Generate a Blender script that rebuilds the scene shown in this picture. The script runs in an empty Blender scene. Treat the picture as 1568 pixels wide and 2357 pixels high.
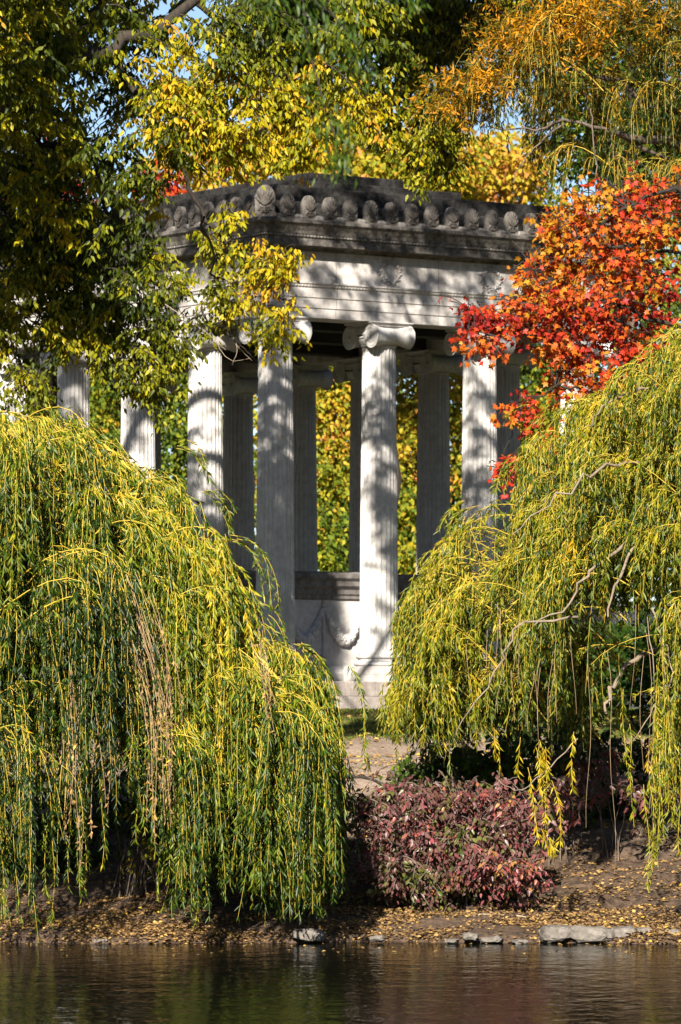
import bpy, math
import numpy as np
R=np.random.default_rng(11)
PI=math.pi
S=bpy.context.scene; COL=S.collection
F=11045.8; HOR=1709.6; CX=784.0; EYE=2.58
def W(px,py,D):                         # a point at distance D seen at (px,py) on the 1568x2357 photo
    px=np.asarray(px,float); py=np.asarray(py,float); D=np.asarray(D,float)+0*px
    return np.stack([(px-CX)/F*D, D, EYE+(HOR-py)/F*D],-1)
def W1(px,py,D): return W([px],[py],[D])[0]
def scr(p):
    p=np.asarray(p); return CX+F*p[...,0]/p[...,1], HOR-F*(p[...,2]-EYE)/p[...,1]
SUN_AZ=math.radians(190); SUN_EL=math.radians(28)
TOSUN=np.array([math.sin(SUN_AZ)*math.cos(SUN_EL),math.cos(SUN_AZ)*math.cos(SUN_EL),math.sin(SUN_EL)])

# ------------------------------------------------------------------ materials
def mat(name):
    m=bpy.data.materials.new(name); m.use_nodes=True
    nt=m.node_tree; nt.nodes.clear(); return m,nt
def N(nt,t,**k):
    n=nt.nodes.new(t)
    for a,b in k.items():
        if a in n.inputs: n.inputs[a].default_value=b
        else: setattr(n,a,b)
    return n
def L(nt,a,b): nt.links.new(a,b)
def ramp(nt,stops,interp='LINEAR'):
    r=nt.nodes.new('ShaderNodeValToRGB'); c=r.color_ramp; c.interpolation=interp
    while len(c.elements)<len(stops): c.elements.new(.5)
    for e,(p,col) in zip(c.elements,stops): e.position=p; e.color=(*col,1)
    return r
def noise(nt,scale,detail=4,rough=.6,vec=None,sc=None,obj=False):
    tc=nt.nodes.new('ShaderNodeTexCoord'); mp=nt.nodes.new('ShaderNodeMapping')
    if sc: mp.inputs['Scale'].default_value=sc
    L(nt,tc.outputs['Object'],mp.inputs['Vector'])
    n=nt.nodes.new('ShaderNodeTexNoise'); n.inputs['Scale'].default_value=scale; n.inputs['Detail'].default_value=detail; n.inputs['Roughness'].default_value=rough
    L(nt,mp.outputs[0],n.inputs['Vector']); return n.outputs['Fac']
def mixc(nt,f,a,b,mode='MIX'):
    m=nt.nodes.new('ShaderNodeMix'); m.data_type='RGBA'; m.blend_type=mode
    for i,v in ((0,f),(6,a),(7,b)):
        if hasattr(v,'links') or hasattr(v,'is_linked'): L(nt,v,m.inputs[i])
        elif i==0: m.inputs[0].default_value=v
        else: m.inputs[i].default_value=(*v,1)
    return m.outputs[2]
def fin(m,nt,sh):
    o=nt.nodes.new('ShaderNodeOutputMaterial'); L(nt,sh,o.inputs['Surface']); return m
def leaf_mat(name,stops,transl=.32,rough=.5,spec=.25):
    m,nt=mat(name); stops=[(p,tuple(v*.84 for v in c)) for p,c in stops]
    a=N(nt,'ShaderNodeAttribute',attribute_name='tone'); r=ramp(nt,stops); L(nt,a.outputs['Fac'],r.inputs[0])
    p=N(nt,'ShaderNodeBsdfPrincipled',Roughness=rough); p.inputs['Specular IOR Level'].default_value=spec
    L(nt,r.outputs[0],p.inputs['Base Color'])
    t=N(nt,'ShaderNodeBsdfTranslucent'); 
    h=N(nt,'ShaderNodeHueSaturation',Saturation=1.15,Value=1.1); L(nt,r.outputs[0],h.inputs['Color']); L(nt,h.outputs[0],t.inputs['Color'])
    x=N(nt,'ShaderNodeMixShader'); x.inputs[0].default_value=transl
    L(nt,p.outputs[0],x.inputs[1]); L(nt,t.outputs[0],x.inputs[2])
    return fin(m,nt,x.outputs[0])
def plain(name,c1,c2,scale=3,rough=.85,sc=None,bump=.3,bscale=20,bdist=.02,c3=None,spec=.3,streak=None):
    m,nt=mat(name)
    f=noise(nt,scale,6,.65,sc=sc); r=ramp(nt,[(.32,c1),(.68,c2)]); L(nt,f,r.inputs[0]); col=r.outputs[0]
    if c3:
        f2=noise(nt,scale*7,5,.7); r2=ramp(nt,[(.4,(0,0,0)),(.72,(1,1,1))]); L(nt,f2,r2.inputs[0]); col=mixc(nt,r2.outputs[0],col,c3)
    if streak:
        f3=noise(nt,streak[0],5,.7,sc=(1,1,streak[1])); r3=ramp(nt,[(streak[2],(1,1,1)),(streak[3],streak[4])]); L(nt,f3,r3.inputs[0]); col=mixc(nt,1.0,col,r3.outputs[0],'MULTIPLY')
    p=N(nt,'ShaderNodeBsdfPrincipled',Roughness=rough); p.inputs['Specular IOR Level'].default_value=spec
    L(nt,col,p.inputs['Base Color'])
    if bump:
        b=N(nt,'ShaderNodeBump',Strength=bump,Distance=bdist); L(nt,noise(nt,bscale,6,.7),b.inputs['Height']); L(nt,b.outputs[0],p.inputs['Normal'])
    return fin(m,nt,p.outputs[0])
M={}
M['stone']=plain('granite_pale',(.42,.39,.37),(.59,.56,.54),1.3,.75,c3=(.33,.30,.275),bump=.25,bscale=30,streak=(3.2,.12,.46,.8,(.62,.58,.55)))
M['stone_col']=plain('granite_column',(.50,.48,.46),(.62,.60,.58),1.1,.7,c3=(.38,.355,.335),bump=.2,bscale=35,streak=(5,.05,.5,.85,(.66,.63,.6)))
M['stone_dark']=plain('granite_sooty_shaded',(.008,.0075,.0075),(.028,.027,.026),1.6,.85,c3=(.05,.047,.045),bump=.35,bscale=22,spec=.08,streak=(3,.1,.42,.75,(.5,.48,.46)))  # sooty roof stone, its colour darkened further to stand in for shade
M['stone_mid']=plain('granite_grimy',(.13,.118,.11),(.33,.305,.28),1.4,.8,c3=(.09,.08,.075),bump=.3,bscale=24,streak=(4,.1,.42,.75,(.5,.47,.45)))
M['stone_cornice']=plain('granite_stained_shaded_cornice',(.03,.027,.025),(.13,.118,.105),1.8,.85,c3=(.24,.215,.19),bump=.3,bscale=24,streak=(4,.15,.38,.7,(.35,.32,.30)))  # real stains; base colour lowered further to take in the cornice's shade
M['ceiling']=plain('granite_ceiling_shaded',(.03,.027,.025),(.06,.055,.05),1.5,.9)  # ceiling stone with its deep shade worked into a dark colour
M['stone_tomb']=plain('tomb_stone',(.52,.49,.465),(.60,.57,.55),1.5,.7,c3=(.40,.37,.35),bump=.2)
M['step']=plain('step_stone',(.26,.225,.20),(.40,.36,.33),2,.85,c3=(.22,.19,.17),bump=.3,streak=(6,.1,.4,.7,(.6,.56,.55)))
M['rock']=plain('shore_rock',(.07,.058,.05),(.24,.21,.185),3.5,.9,c3=(.10,.09,.07),bump=.8,bscale=9,bdist=.05)
M['bark_dark']=plain('bark_dark',(.018,.014,.011),(.05,.04,.03),12,.95,sc=(1,1,.2),bump=.8,bscale=30)
M['bark']=plain('bark_brown',(.07,.052,.04),(.17,.13,.10),10,.95,sc=(1,1,.25),bump=.8,bscale=30)
M['bark_pale']=plain('bark_pale',(.20,.155,.11),(.38,.30,.21),9,.9,sc=(1,1,.25),bump=.5,bscale=30)
M['bark_mid']=plain('bark_mid',(.12,.09,.065),(.26,.20,.14),9,.9,sc=(1,1,.25),bump=.5,bscale=30)
M['twig_yellow']=plain('twig_yellow',(.40,.27,.03),(.60,.43,.06),5,.6,bump=0)
M['twig_tan']=plain('twig_tan',(.20,.13,.07),(.38,.27,.15),5,.8,bump=0)
M['lf_willow']=leaf_mat('leaf_willow',[(0,(.014,.034,.005)),(.28,(.06,.11,.007)),(.55,(.22,.25,.010)),(.8,(.46,.38,.014)),(1,(.62,.36,.012))],.3,.42,.35)
M['lf_willow2']=leaf_mat('leaf_willow_yellowing',[(0,(.016,.036,.004)),(.26,(.08,.12,.007)),(.52,(.26,.26,.010)),(.8,(.50,.38,.013)),(1,(.66,.33,.010))],.3,.42,.35)
M['lf_gold']=leaf_mat('leaf_golden',[(0,(.014,.035,.008)),(.35,(.05,.085,.010)),(.6,(.22,.14,.008)),(.8,(.52,.22,.006)),(1,(.68,.30,.008))],.35,.5)
M['lf_yellow']=leaf_mat('leaf_yellow_green',[(0,(.016,.028,.003)),(.25,(.060,.085,.005)),(.48,(.19,.20,.006)),(.72,(.44,.37,.008)),(.9,(.56,.37,.010)),(1,(.50,.25,.02))],.35,.5)
M['lf_bg']=leaf_mat('leaf_background',[(0,(.035,.07,.01)),(.3,(.13,.19,.015)),(.5,(.34,.33,.02)),(.75,(.62,.38,.025)),(1,(.60,.22,.06))],.35,.6)
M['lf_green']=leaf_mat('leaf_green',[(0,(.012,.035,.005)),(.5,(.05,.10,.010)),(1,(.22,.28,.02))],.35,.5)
M['lf_red']=leaf_mat('leaf_red_maple',[(0,(.06,.006,.008)),(.3,(.36,.022,.018)),(.55,(.56,.055,.018)),(.78,(.62,.16,.015)),(1,(.50,.27,.02))],.35,.5)
M['lf_bush']=leaf_mat('leaf_purple_bush',[(0,(.03,.05,.010)),(.22,(.14,.15,.03)),(.38,(.10,.05,.04)),(.6,(.17,.075,.07)),(.82,(.26,.055,.06)),(1,(.38,.20,.06))],.2,.4,.4)
M['lf_litter']=leaf_mat('leaf_litter',[(0,(.06,.035,.018)),(.35,(.20,.115,.05)),(.7,(.40,.24,.08)),(.9,(.52,.35,.11)),(1,(.62,.42,.04))],.12,.8)
M['grass']=leaf_mat('grass_blades',[(0,(.05,.10,.012)),(.6,(.13,.18,.025)),(1,(.38,.32,.09))],.2,.7)

def joints(m,step,wd,amt=.42):             # thin mortar joints between the blocks
    nt=m.node_tree; p=[n for n in nt.nodes if n.type=='BSDF_PRINCIPLED'][0]; src=p.inputs['Base Color'].links[0].from_socket
    tc=N(nt,'ShaderNodeTexCoord'); sp=N(nt,'ShaderNodeSeparateXYZ'); L(nt,tc.outputs['Object'],sp.inputs[0]); fs=[]
    for ax in ('X','Y'):
        a=N(nt,'ShaderNodeMath',operation='MULTIPLY_ADD'); L(nt,sp.outputs[ax],a.inputs[0]); a.inputs[1].default_value=1/step; a.inputs[2].default_value=.02
        b=N(nt,'ShaderNodeMath',operation='FRACT'); L(nt,a.outputs[0],b.inputs[0])
        c=N(nt,'ShaderNodeMath',operation='COMPARE'); L(nt,b.outputs[0],c.inputs[0]); c.inputs[1].default_value=.5; c.inputs[2].default_value=wd/step; fs.append(c)
    mx=N(nt,'ShaderNodeMath',operation='MAXIMUM'); L(nt,fs[0].outputs[0],mx.inputs[0]); L(nt,fs[1].outputs[0],mx.inputs[1])
    mu=N(nt,'ShaderNodeMath',operation='MULTIPLY'); L(nt,mx.outputs[0],mu.inputs[0]); mu.inputs[1].default_value=1-amt
    L(nt,mixc(nt,mu.outputs[0],src,(.03,.027,.025)),p.inputs['Base Color'])
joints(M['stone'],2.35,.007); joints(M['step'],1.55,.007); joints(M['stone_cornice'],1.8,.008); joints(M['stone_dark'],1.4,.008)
# ------------------------------------------------------------------ object helpers
def tag(o,label=None,cat=None,group=None,kind=None):
    for k,v in (('label',label),('category',cat),('group',group),('kind',kind)):
        if v: o[k]=v
    return o
def link(o,parent=None):
    COL.objects.link(o)
    if parent is not None: o.parent=parent
    return o
def empty(name,loc,label,cat,group=None,rz=0):
    o=bpy.data.objects.new(name,None); link(o); o.location=[float(v) for v in loc]; o.rotation_euler=(0,0,rz); o.empty_display_size=.3
    return tag(o,label,cat,group)
def mesh_np(name,V,faces_flat,starts,totals,material,parent=None,tone=None,smooth=False):
    me=bpy.data.meshes.new(name)
    V=np.asarray(V,np.float32)
    if parent is not None and parent.type=='EMPTY':
        V=V-np.array(parent.location,np.float32)     # callers give world positions; empties using this are unrotated
    me.vertices.add(len(V)); me.vertices.foreach_set('co',V.ravel())
    me.loops.add(len(faces_flat)); me.loops.foreach_set('vertex_index',np.asarray(faces_flat,np.int32))
    me.polygons.add(len(starts)); me.polygons.foreach_set('loop_start',np.asarray(starts,np.int32)); me.polygons.foreach_set('loop_total',np.asarray(totals,np.int32))
    if smooth: me.polygons.foreach_set('use_smooth',np.ones(len(starts),bool))
    if tone is not None:
        a=me.attributes.new('tone','FLOAT','POINT'); a.data.foreach_set('value',np.asarray(tone,np.float32))
    me.update(calc_edges=True); me.materials.append(material)
    return link(bpy.data.objects.new(name,me),parent)
class MB:                                     # plain mesh collector (local coordinates)
    def __init__(s): s.v=[]; s.f=[]; s.n=0
    def add(s,V,Fc):
        s.v.extend([tuple(map(float,p)) for p in V]); s.f.extend([tuple(i+s.n for i in f) for f in Fc]); s.n+=len(V)
    def box(s,a,b):
        x0,y0,z0=a; x1,y1,z1=b
        s.add([(x0,y0,z0),(x1,y0,z0),(x1,y1,z0),(x0,y1,z0),(x0,y0,z1),(x1,y0,z1),(x1,y1,z1),(x0,y1,z1)],
              [(0,3,2,1),(4,5,6,7),(0,1,5,4),(1,2,6,5),(2,3,7,6),(3,0,4,7)])
    def lathe(s,prof,n=32,c=(0,0,0),axis='z',caps=True):
        V=[];Fc=[]
        for r,z in prof:
            for k in range(n):
                a=2*PI*k/n; p=(r*math.cos(a),r*math.sin(a),z)
                if axis=='x': p=(z,r*math.cos(a),r*math.sin(a))
                V.append((p[0]+c[0],p[1]+c[1],p[2]+c[2]))
        for i in range(len(prof)-1):
            for k in range(n):
                q=(k+1)%n; Fc.append((i*n+k,i*n+q,(i+1)*n+q,(i+1)*n+k))
        if caps: Fc.append(tuple(range(n))[::-1]); Fc.append(tuple((len(prof)-1)*n+k for k in range(n)))
        s.add(V,Fc)
    def ring(s,prof,x0,y0,x1,y1):              # a moulding run round a rectangle; prof = list of (outward, z), closed
        c=[(x0,y0,-1,-1),(x1,y0,1,-1),(x1,y1,1,1),(x0,y1,-1,1)]
        V=[];Fc=[];m=len(prof)
        for x,y,sx,sy in c:
            for e,z in prof: V.append((x+sx*e,y+sy*e,z))
        for i in range(4):
            j=(i+1)%4
            for k in range(m):
                l=(k+1)%m; Fc.append((i*m+k,j*m+k,j*m+l,i*m+l))
        s.add(V,Fc)
    def tube(s,P,r,n=6):
        P=np.asarray(P,float); r=np.broadcast_to(r,(len(P),)); T=np.gradient(P,axis=0); T/=np.linalg.norm(T,axis=1)[:,None]+1e-9
        ref=np.array([.31,.2,.93]) if abs(T[0][2])<.8 else np.array([.9,.3,.1])
        U=np.cross(T,ref); U/=np.linalg.norm(U,axis=1)[:,None]+1e-9; B=np.cross(T,U)
        V=[]
        for i in range(len(P)):
            for k in range(n):
                a=2*PI*k/n; V.append(P[i]+r[i]*(math.cos(a)*U[i]+math.sin(a)*B[i]))
        Fc=[(i*n+k,i*n+(k+1)%n,(i+1)*n+(k+1)%n,(i+1)*n+k) for i in range(len(P)-1) for k in range(n)]
        Fc.append(tuple(range(n))); Fc.append(tuple((len(P)-1)*n+k for k in range(n))[::-1])
        s.add(V,Fc)
    def mesh(s,name,material,smooth=False,angle=None):
        me=bpy.data.meshes.new(name); me.from_pydata(s.v,[],s.f); me.materials.append(material)
        if smooth:
            for p in me.polygons: p.use_smooth=True
        me.update()
        if angle: me.set_sharp_from_angle(angle=math.radians(angle))
        return me
    def build(s,name,material,parent=None,smooth=False,angle=None):
        return link(bpy.data.objects.new(name,s.mesh(name,material,smooth,angle)),parent)
def tubes(name,P,Rr,sides,material,parent):     # P (M,n,3) world, Rr (M,n)
    M_,n,_=P.shape
    T=np.gradient(P,axis=1); T/=np.linalg.norm(T,axis=2,keepdims=True)+1e-9
    ref=np.array([.35,.9,.25]); U=np.cross(T,ref); U/=np.linalg.norm(U,axis=2,keepdims=True)+1e-9; B=np.cross(T,U)
    a=2*PI*np.arange(sides)/sides
    V=P[:,:,None,:]+Rr[:,:,None,None]*(np.cos(a)[None,None,:,None]*U[:,:,None,:]+np.sin(a)[None,None,:,None]*B[:,:,None,:])
    base=(np.arange(M_)*n*sides)[:,None,None]; i=np.arange(n-1)[None,:,None]*sides; k=np.arange(sides)[None,None,:]; k2=(k+1)%sides
    q=np.stack([base+i+k,base+i+k2,base+i+sides+k2,base+i+sides+k],-1).reshape(-1)
    nf=len(q)//4
    return mesh_np(name,V.reshape(-1,3),q,np.arange(nf)*4,np.full(nf,4),material,parent,smooth=True)
def limb_paths(name,paths,material,parent,sides=7,n=14):
    # paths: list of (points, r0, r1) ; resample smoothly (Catmull-Rom) with a little wobble
    out=[];rad=[]
    for pts,r0,r1 in paths:
        pts=np.asarray(pts,float); k=len(pts); t=np.linspace(0,k-1,n); i=np.clip(t.astype(int),0,k-2); u=(t-i)[:,None]
        p0=pts[np.maximum(i-1,0)];p1=pts[i];p2=pts[i+1];p3=pts[np.minimum(i+2,k-1)]
        q=.5*((2*p1)+(-p0+p2)*u+(2*p0-5*p1+4*p2-p3)*u*u+(-p0+3*p1-3*p2+p3)*u**3)
        ln=np.linalg.norm(pts[-1]-pts[0]); w=R.normal(0,1,(n,3))*ln*.008; w[0]=0; w[-1]=0
        out.append(q+w); rad.append(np.linspace(r0,r1,n)*(1+R.normal(0,.04,n)))
    if parent is None or len(out)==1 or len(out)>14:
        o=tubes(name,np.array(out),np.array(rad),sides,material,parent)
        if len(out)>14: o['kind']='stuff'
        return o
    for a,b in zip(out,rad): o=tubes(name,a[None],b[None],sides,material,parent)
    return o
# leaf templates: (verts [b,t,n], faces)
T_LANCE=(np.array([(0,0,0),(-.085,.42,.05),(0,1,-.06),(.085,.42,.05)]),[(0,1,2),(0,2,3)])
T_OVATE=(np.array([(0,0,0),(-.22,.3,.07),(-.16,.65,.03),(0,1.,-.12),(.16,.65,.03),(.22,.3,.07),(0,.45,-.02)]),[(0,6,1),(1,6,2),(2,6,3),(3,6,4),(4,6,5),(5,6,0)])
T_OV2=(np.array([(0,0,0),(-.24,.38,.07),(0,1.,-.1),(.24,.38,.07)]),[(0,1,2),(0,2,3)])
_mp=[(0,0),(-.10,.22),(-.42,.12),(-.30,.34),(-.56,.58),(-.24,.60),(-.14,.72),(0,1.05),(.14,.72),(.24,.60),(.56,.58),(.30,.34),(.42,.12),(.10,.22)]
T_MAPLE=(np.array([(x,y,-.25*x*x-.12*(y-.4)**2) for x,y in _mp]+[(0,.42,.05)]),[(i,(i+1)%14,14) for i in range(14)])
def norm(v): return v/(np.linalg.norm(v,axis=-1,keepdims=True)+1e-9)
def leaves(name,tpl,pos,axis,size,tone,material,parent=None,width=1.0,nbias=None):
    V0,Fc=tpl; n=len(pos); t=norm(axis); r=R.normal(0,1,(n,3))
    if nbias is not None: r=r+nbias
    b=norm(np.cross(t,r)); nn=np.cross(b,t)
    w=np.broadcast_to(width,(n,))
    V=pos[:,None,:]+size[:,None,None]*(V0[None,:,0,None]*b[:,None,:]*w[:,None,None]+V0[None,:,1,None]*t[:,None,:]+V0[None,:,2,None]*nn[:,None,:])
    k=len(V0); fl=np.array(Fc); q=(np.arange(n)[:,None,None]*k+fl[None]).reshape(-1); m=fl.shape[1]; nf=len(q)//m
    return mesh_np(name,V.reshape(-1,3),q,np.arange(nf)*m,np.full(nf,m),material,parent,tone=np.repeat(np.clip(tone,0,1),k))
def vnoise(p,s,seed=0):                        # cheap smooth noise in about [-1,1]
    r=np.random.default_rng(seed); o=0
    for i in range(4):
        k=r.normal(0,1,3)*s*(1+.7*i); o=o+np.sin(p@k+r.uniform(0,6.3))
    return o/2.4

# ------------------------------------------------------------------ ground
def shore(x): return 61.9+.25*np.sin(x*.9+1)+.12*np.sin(x*2.7)+.05*np.sin(x*7.1+2)
_pd=np.array([-400,-2,-.3,0,.12,.6,2.6,6,11,15,18,23.3,26,60,900]); _pz=np.array([-1.3,-.9,-.25,-.02,.09,.17,.44,1.10,1.98,2.44,2.68,3.10,3.16,3.3,6.])
def ground(x,y):
    x=np.asarray(x,float); y=np.asarray(y,float)
    d=y-shore(x); z=np.interp(d,_pd,_pz)
    p=np.stack([x,y,0*x],-1); near=np.clip(d/3,0,1)*np.clip((26-d)/6,0,1)
    z=z+near*(.09*vnoise(p,.8,3)+.035*vnoise(p,3.1,4))
    nb=np.clip((5-y)/4,0,1); return z*(1-nb)+nb*(.9+.0*x)       # the near bank under the camera
xs=np.concatenate([np.linspace(-600,-14,22)[:-1],np.linspace(-14,14,281),np.linspace(14,600,22)[1:]])
ys=np.concatenate([np.linspace(-60,55,30)[:-1],np.linspace(55,90,351),np.linspace(90,900,60)[1:]])
gx,gy=np.meshgrid(xs,ys); gz=ground(gx,gy); nx,ny=len(xs),len(ys)
ii=(np.arange(ny-1)[:,None]*nx+np.arange(nx-1)[None]).ravel(); q=np.stack([ii,ii+1,ii+nx+1,ii+nx],-1).ravel()
m,nt=mat('earth_bank')
f=noise(nt,.55,6,.65); r=ramp(nt,[(.35,(.032,.022,.016)),(.65,(.10,.068,.05))]); L(nt,f,r.inputs[0])
f2=noise(nt,9,6,.75); r2=ramp(nt,[(.42,(0,0,0)),(.62,(1,1,1))]); L(nt,f2,r2.inputs[0]); c=mixc(nt,r2.outputs[0],r.outputs[0],(.15,.10,.065))
# lawn near and beyond the mausoleum
tc=N(nt,'ShaderNodeTexCoord'); sp=N(nt,'ShaderNodeSeparateXYZ'); L(nt,tc.outputs['Object'],sp.inputs[0])
mr=N(nt,'ShaderNodeMapRange'); mr.inputs['From Min'].default_value=79; mr.inputs['From Max'].default_value=80.5; L(nt,sp.outputs['Y'],mr.inputs['Value'])
f3=noise(nt,.9,5,.7,sc=(1,.6,1)); r3=ramp(nt,[(.45,(.24,.20,.06)),(.56,(.10,.12,.022))]); L(nt,f3,r3.inputs[0])
mr2=N(nt,'ShaderNodeMapRange'); mr2.inputs['From Min'].default_value=67; mr2.inputs['From Max'].default_value=72; L(nt,sp.outputs['Y'],mr2.inputs['Value'])
f4=noise(nt,1.7,6,.7); r4=ramp(nt,[(.3,(.16,.115,.085)),(.7,(.34,.26,.20))]); L(nt,f4,r4.inputs[0]); c=mixc(nt,mr2.outputs[0],c,r4.outputs[0])
c=mixc(nt,mr.outputs[0],c,r3.outputs[0])
p=N(nt,'ShaderNodeBsdfPrincipled',Roughness=.95); p.inputs['Specular IOR Level'].default_value=.15; L(nt,c,p.inputs['Base Color'])
b=N(nt,'ShaderNodeBump',Strength=.8,Distance=.11); L(nt,noise(nt,7,8,.75),b.inputs['Height']); L(nt,b.outputs[0],p.inputs['Normal'])
fin(m,nt,p.outputs[0])
g=mesh_np('ground',np.stack([gx,gy,gz],-1).reshape(-1,3),q,np.arange(len(q)//4)*4,np.full(len(q)//4,4),m,smooth=True); tag(g,kind='structure')
# water
m,nt=mat('pond_water')
p=N(nt,'ShaderNodeBsdfPrincipled',Roughness=.03); p.inputs['Base Color'].default_value=(.003,.0035,.002,1); p.inputs['IOR'].default_value=1.075; p.inputs['Specular IOR Level'].default_value=.09
b=N(nt,'ShaderNodeBump',Strength=1,Distance=.016); L(nt,noise(nt,1.6,3,.6,sc=(1.5,.7,1)),b.inputs['Height'])
b2=N(nt,'ShaderNodeBump',Strength=1,Distance=.006); L(nt,noise(nt,5,3,.6,sc=(1.3,.6,1)),b2.inputs['Height']); L(nt,b.outputs[0],b2.inputs['Normal']); L(nt,b2.outputs[0],p.inputs['Normal'])
fin(m,nt,p.outputs[0])
wb=MB(); wb.add([(-300,3,0),(300,3,0),(300,66,0),(-300,66,0)],[(0,1,2,3)]); wo=wb.build('water',m); tag(wo,kind='structure')

# ------------------------------------------------------------------ mausoleum
TH=.611555; A=2.35; C0=W1(633.8,HOR,88.59); Z0=EYE+1.137
MA=empty('mausoleum',(C0[0],C0[1],Z0),'pale granite Greek temple mausoleum with fluted Ionic columns and dark stepped roof','mausoleum',rz=TH)
def bw(X,Y,Zr):      # building local -> world (Zr above stylobate)
    X=np.asarray(X,float);Y=np.asarray(Y,float);c,s=math.cos(TH),math.sin(TH)
    return np.stack([C0[0]+X*c-Y*s,C0[1]+X*s+Y*c,Z0+Zr+0*X],-1)
X1=3*A; Y1=5*A
def sq(e,z0,z1,name,material,bev=.015):
    b=MB(); b.ring([(-.5,z0),(e-bev,z0),(e,z0+bev),(e,z1-bev),(e-bev,z1),(-.5,z1)],0,0,X1,Y1)
    return b.build(name,material,MA)
sq(.60,-.282,0,'step',M['step']); sq(1.0,-.554,-.284,'step',M['step']); sq(1.35,-.85,-.556,'foundation_course',M['stone_mid'])
b=MB(); b.box((-.5,-.5,-.5),(X1+.5,Y1+.5,-.004)); b.build('floor',M['step'],MA)
HA=7.853-1.137
# column meshes
def shaft_mesh():
    z0,z1=.52,HA-.44; nf=24; V=[];ringN=nf*4; rows=14
    b=MB()
    for i in range(rows):
        t=i/(rows-1); z=z0+(z1-z0)*t; r=.362-.055*(t**1.7)
        fl=1.0
        if i==0: r+=.03; fl=0
        if i==1: z=z0+.08; fl=0.3
        if i==rows-1: fl=0; r+=.012
        if i==rows-2: z=z1-.10
        for k in range(nf):
            for j,(da,dr) in enumerate(((0,0),(.12,0),(.34,-.026),(.78,-.026))):
                a=2*PI*(k+da)/nf; rr=r+dr*fl; V.append((rr*math.cos(a),rr*math.sin(a),z))
    Fc=[(i*ringN+k,i*ringN+(k+1)%ringN,(i+1)*ringN+(k+1)%ringN,(i+1)*ringN+k) for i in range(rows-1) for k in range(ringN)]
    b.add(V,Fc); return b.mesh('column',M['stone_col'])
def base_mesh():
    b=MB()
    tor=lambda r,z,h,n=6:[(r-h/2+h/2*math.cos(-PI/2+PI*k/n),z+h/2*math.sin(-PI/2+PI*k/n)) for k in range(n+1)]
    b.lathe(tor(.475,.335,.085)+[(.425,.378),(.395,.40),(.39,.425),(.415,.437)]+tor(.435,.465,.055)+[(.40,.495),(.395,.515),(.375,.519)],40)
    return b.mesh('column_base',M['stone_col'],True,40)
def plinth_mesh():
    b=MB(); h=.47; b.ring([(0,0),(0,.0),(0,.12),(-.008,.127),(0,.134),(0,.278),(-.012,.29),(-.2,.29),(-.2,0)],-h,-h,h,h)
    b.box((-h+.1,-h+.1,.001),(h-.1,h-.1,.288)); return b.mesh('plinth',M['stone'])
def capital_mesh():
    b=MB(); zt=HA
    b.ring([(-.2,zt-.035),(.03,zt-.035),(.045,zt-.02),(.045,zt-.001),(-.2,zt-.001)],-.42,-.42,.42,.42)
    b.ring([(-.25,zt-.08),(0,zt-.08),(.02,zt-.037),(-.25,zt-.037)],-.40,-.40,.40,.40); b.box((-.3,-.3,zt-.075),(.3,.3,zt-.01))
    b.lathe([(.30,zt-.46),(.33,zt-.45),(.345,zt-.435),(.33,zt-.42),(.35,zt-.40),(.40,zt-.33),(.41,zt-.28),(.38,zt-.24)],32)
    b.box((-.36,-.36,zt-.22),(.36,.36,zt-.081))
    for sy in (-1,1):
        zc=zt-.265; yc=sy*.355
        prof=[]
        for k in range(25):
            t=k/24*2-1; x=t*.425; r=.15+.07*abs(t)**2.4+(.006 if k%3==0 else 0)
            prof.append((r,x))
        b.lathe(prof,28,(0,yc,zc),'x')
        for sx in (-1,1):                                    # raised spiral on each volute face
            P=[];rr=[]
            for k in range(60):
                t=k/59; a=t*2*PI*2.6; rad=.205*(1-t)**.8+.01; P.append((sx*.424,yc+sy*rad*math.sin(a),zc+rad*math.cos(a))); rr.append(.015*(1-.4*t))
            b.tube(P,np.array(rr),5); b.lathe([(.03,sx*.42),(.03,sx*.44),(.012,sx*.452)],12,(0,yc,zc),'x')
    for sx in (-1,1):
        P=[(sx*.42,y,HA-.10-.05*(1-(y/.37)**2)*.6) for y in np.linspace(-.37,.37,9)]; b.tube(P,.018,6)
        P=[(sx*.41,y,HA-.235-.045*(1-(y/.24)**2)) for y in np.linspace(-.24,.24,9)]; b.tube(P,.02,6)
        b.box((min(sx*.30,sx*.41),-.34,zt-.225),(max(sx*.30,sx*.41),.34,zt-.082))
        for k in range(5): b.lathe([(.028,sx*.37-.03),(.032,sx*.37),(.0,sx*.37+sx*.05)],8,(0,(k-2)*.085,zt-.315+.012*abs(k-2)),'x')
    return b.mesh('capital',M['stone_col'],True,45)
cm,bm_,pm,km=shaft_mesh(),base_mesh(),plinth_mesh(),capital_mesh()
for i in range(4):
    for j in range(6):
        if 0<i<3 and 0<j<5: continue
        c=link(bpy.data.objects.new('column',cm),MA); c.location=(i*A,j*A,0)
        for nm,me in (('column_base',bm_),('plinth',pm),('capital',km)): link(bpy.data.objects.new(nm,me),c)
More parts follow.
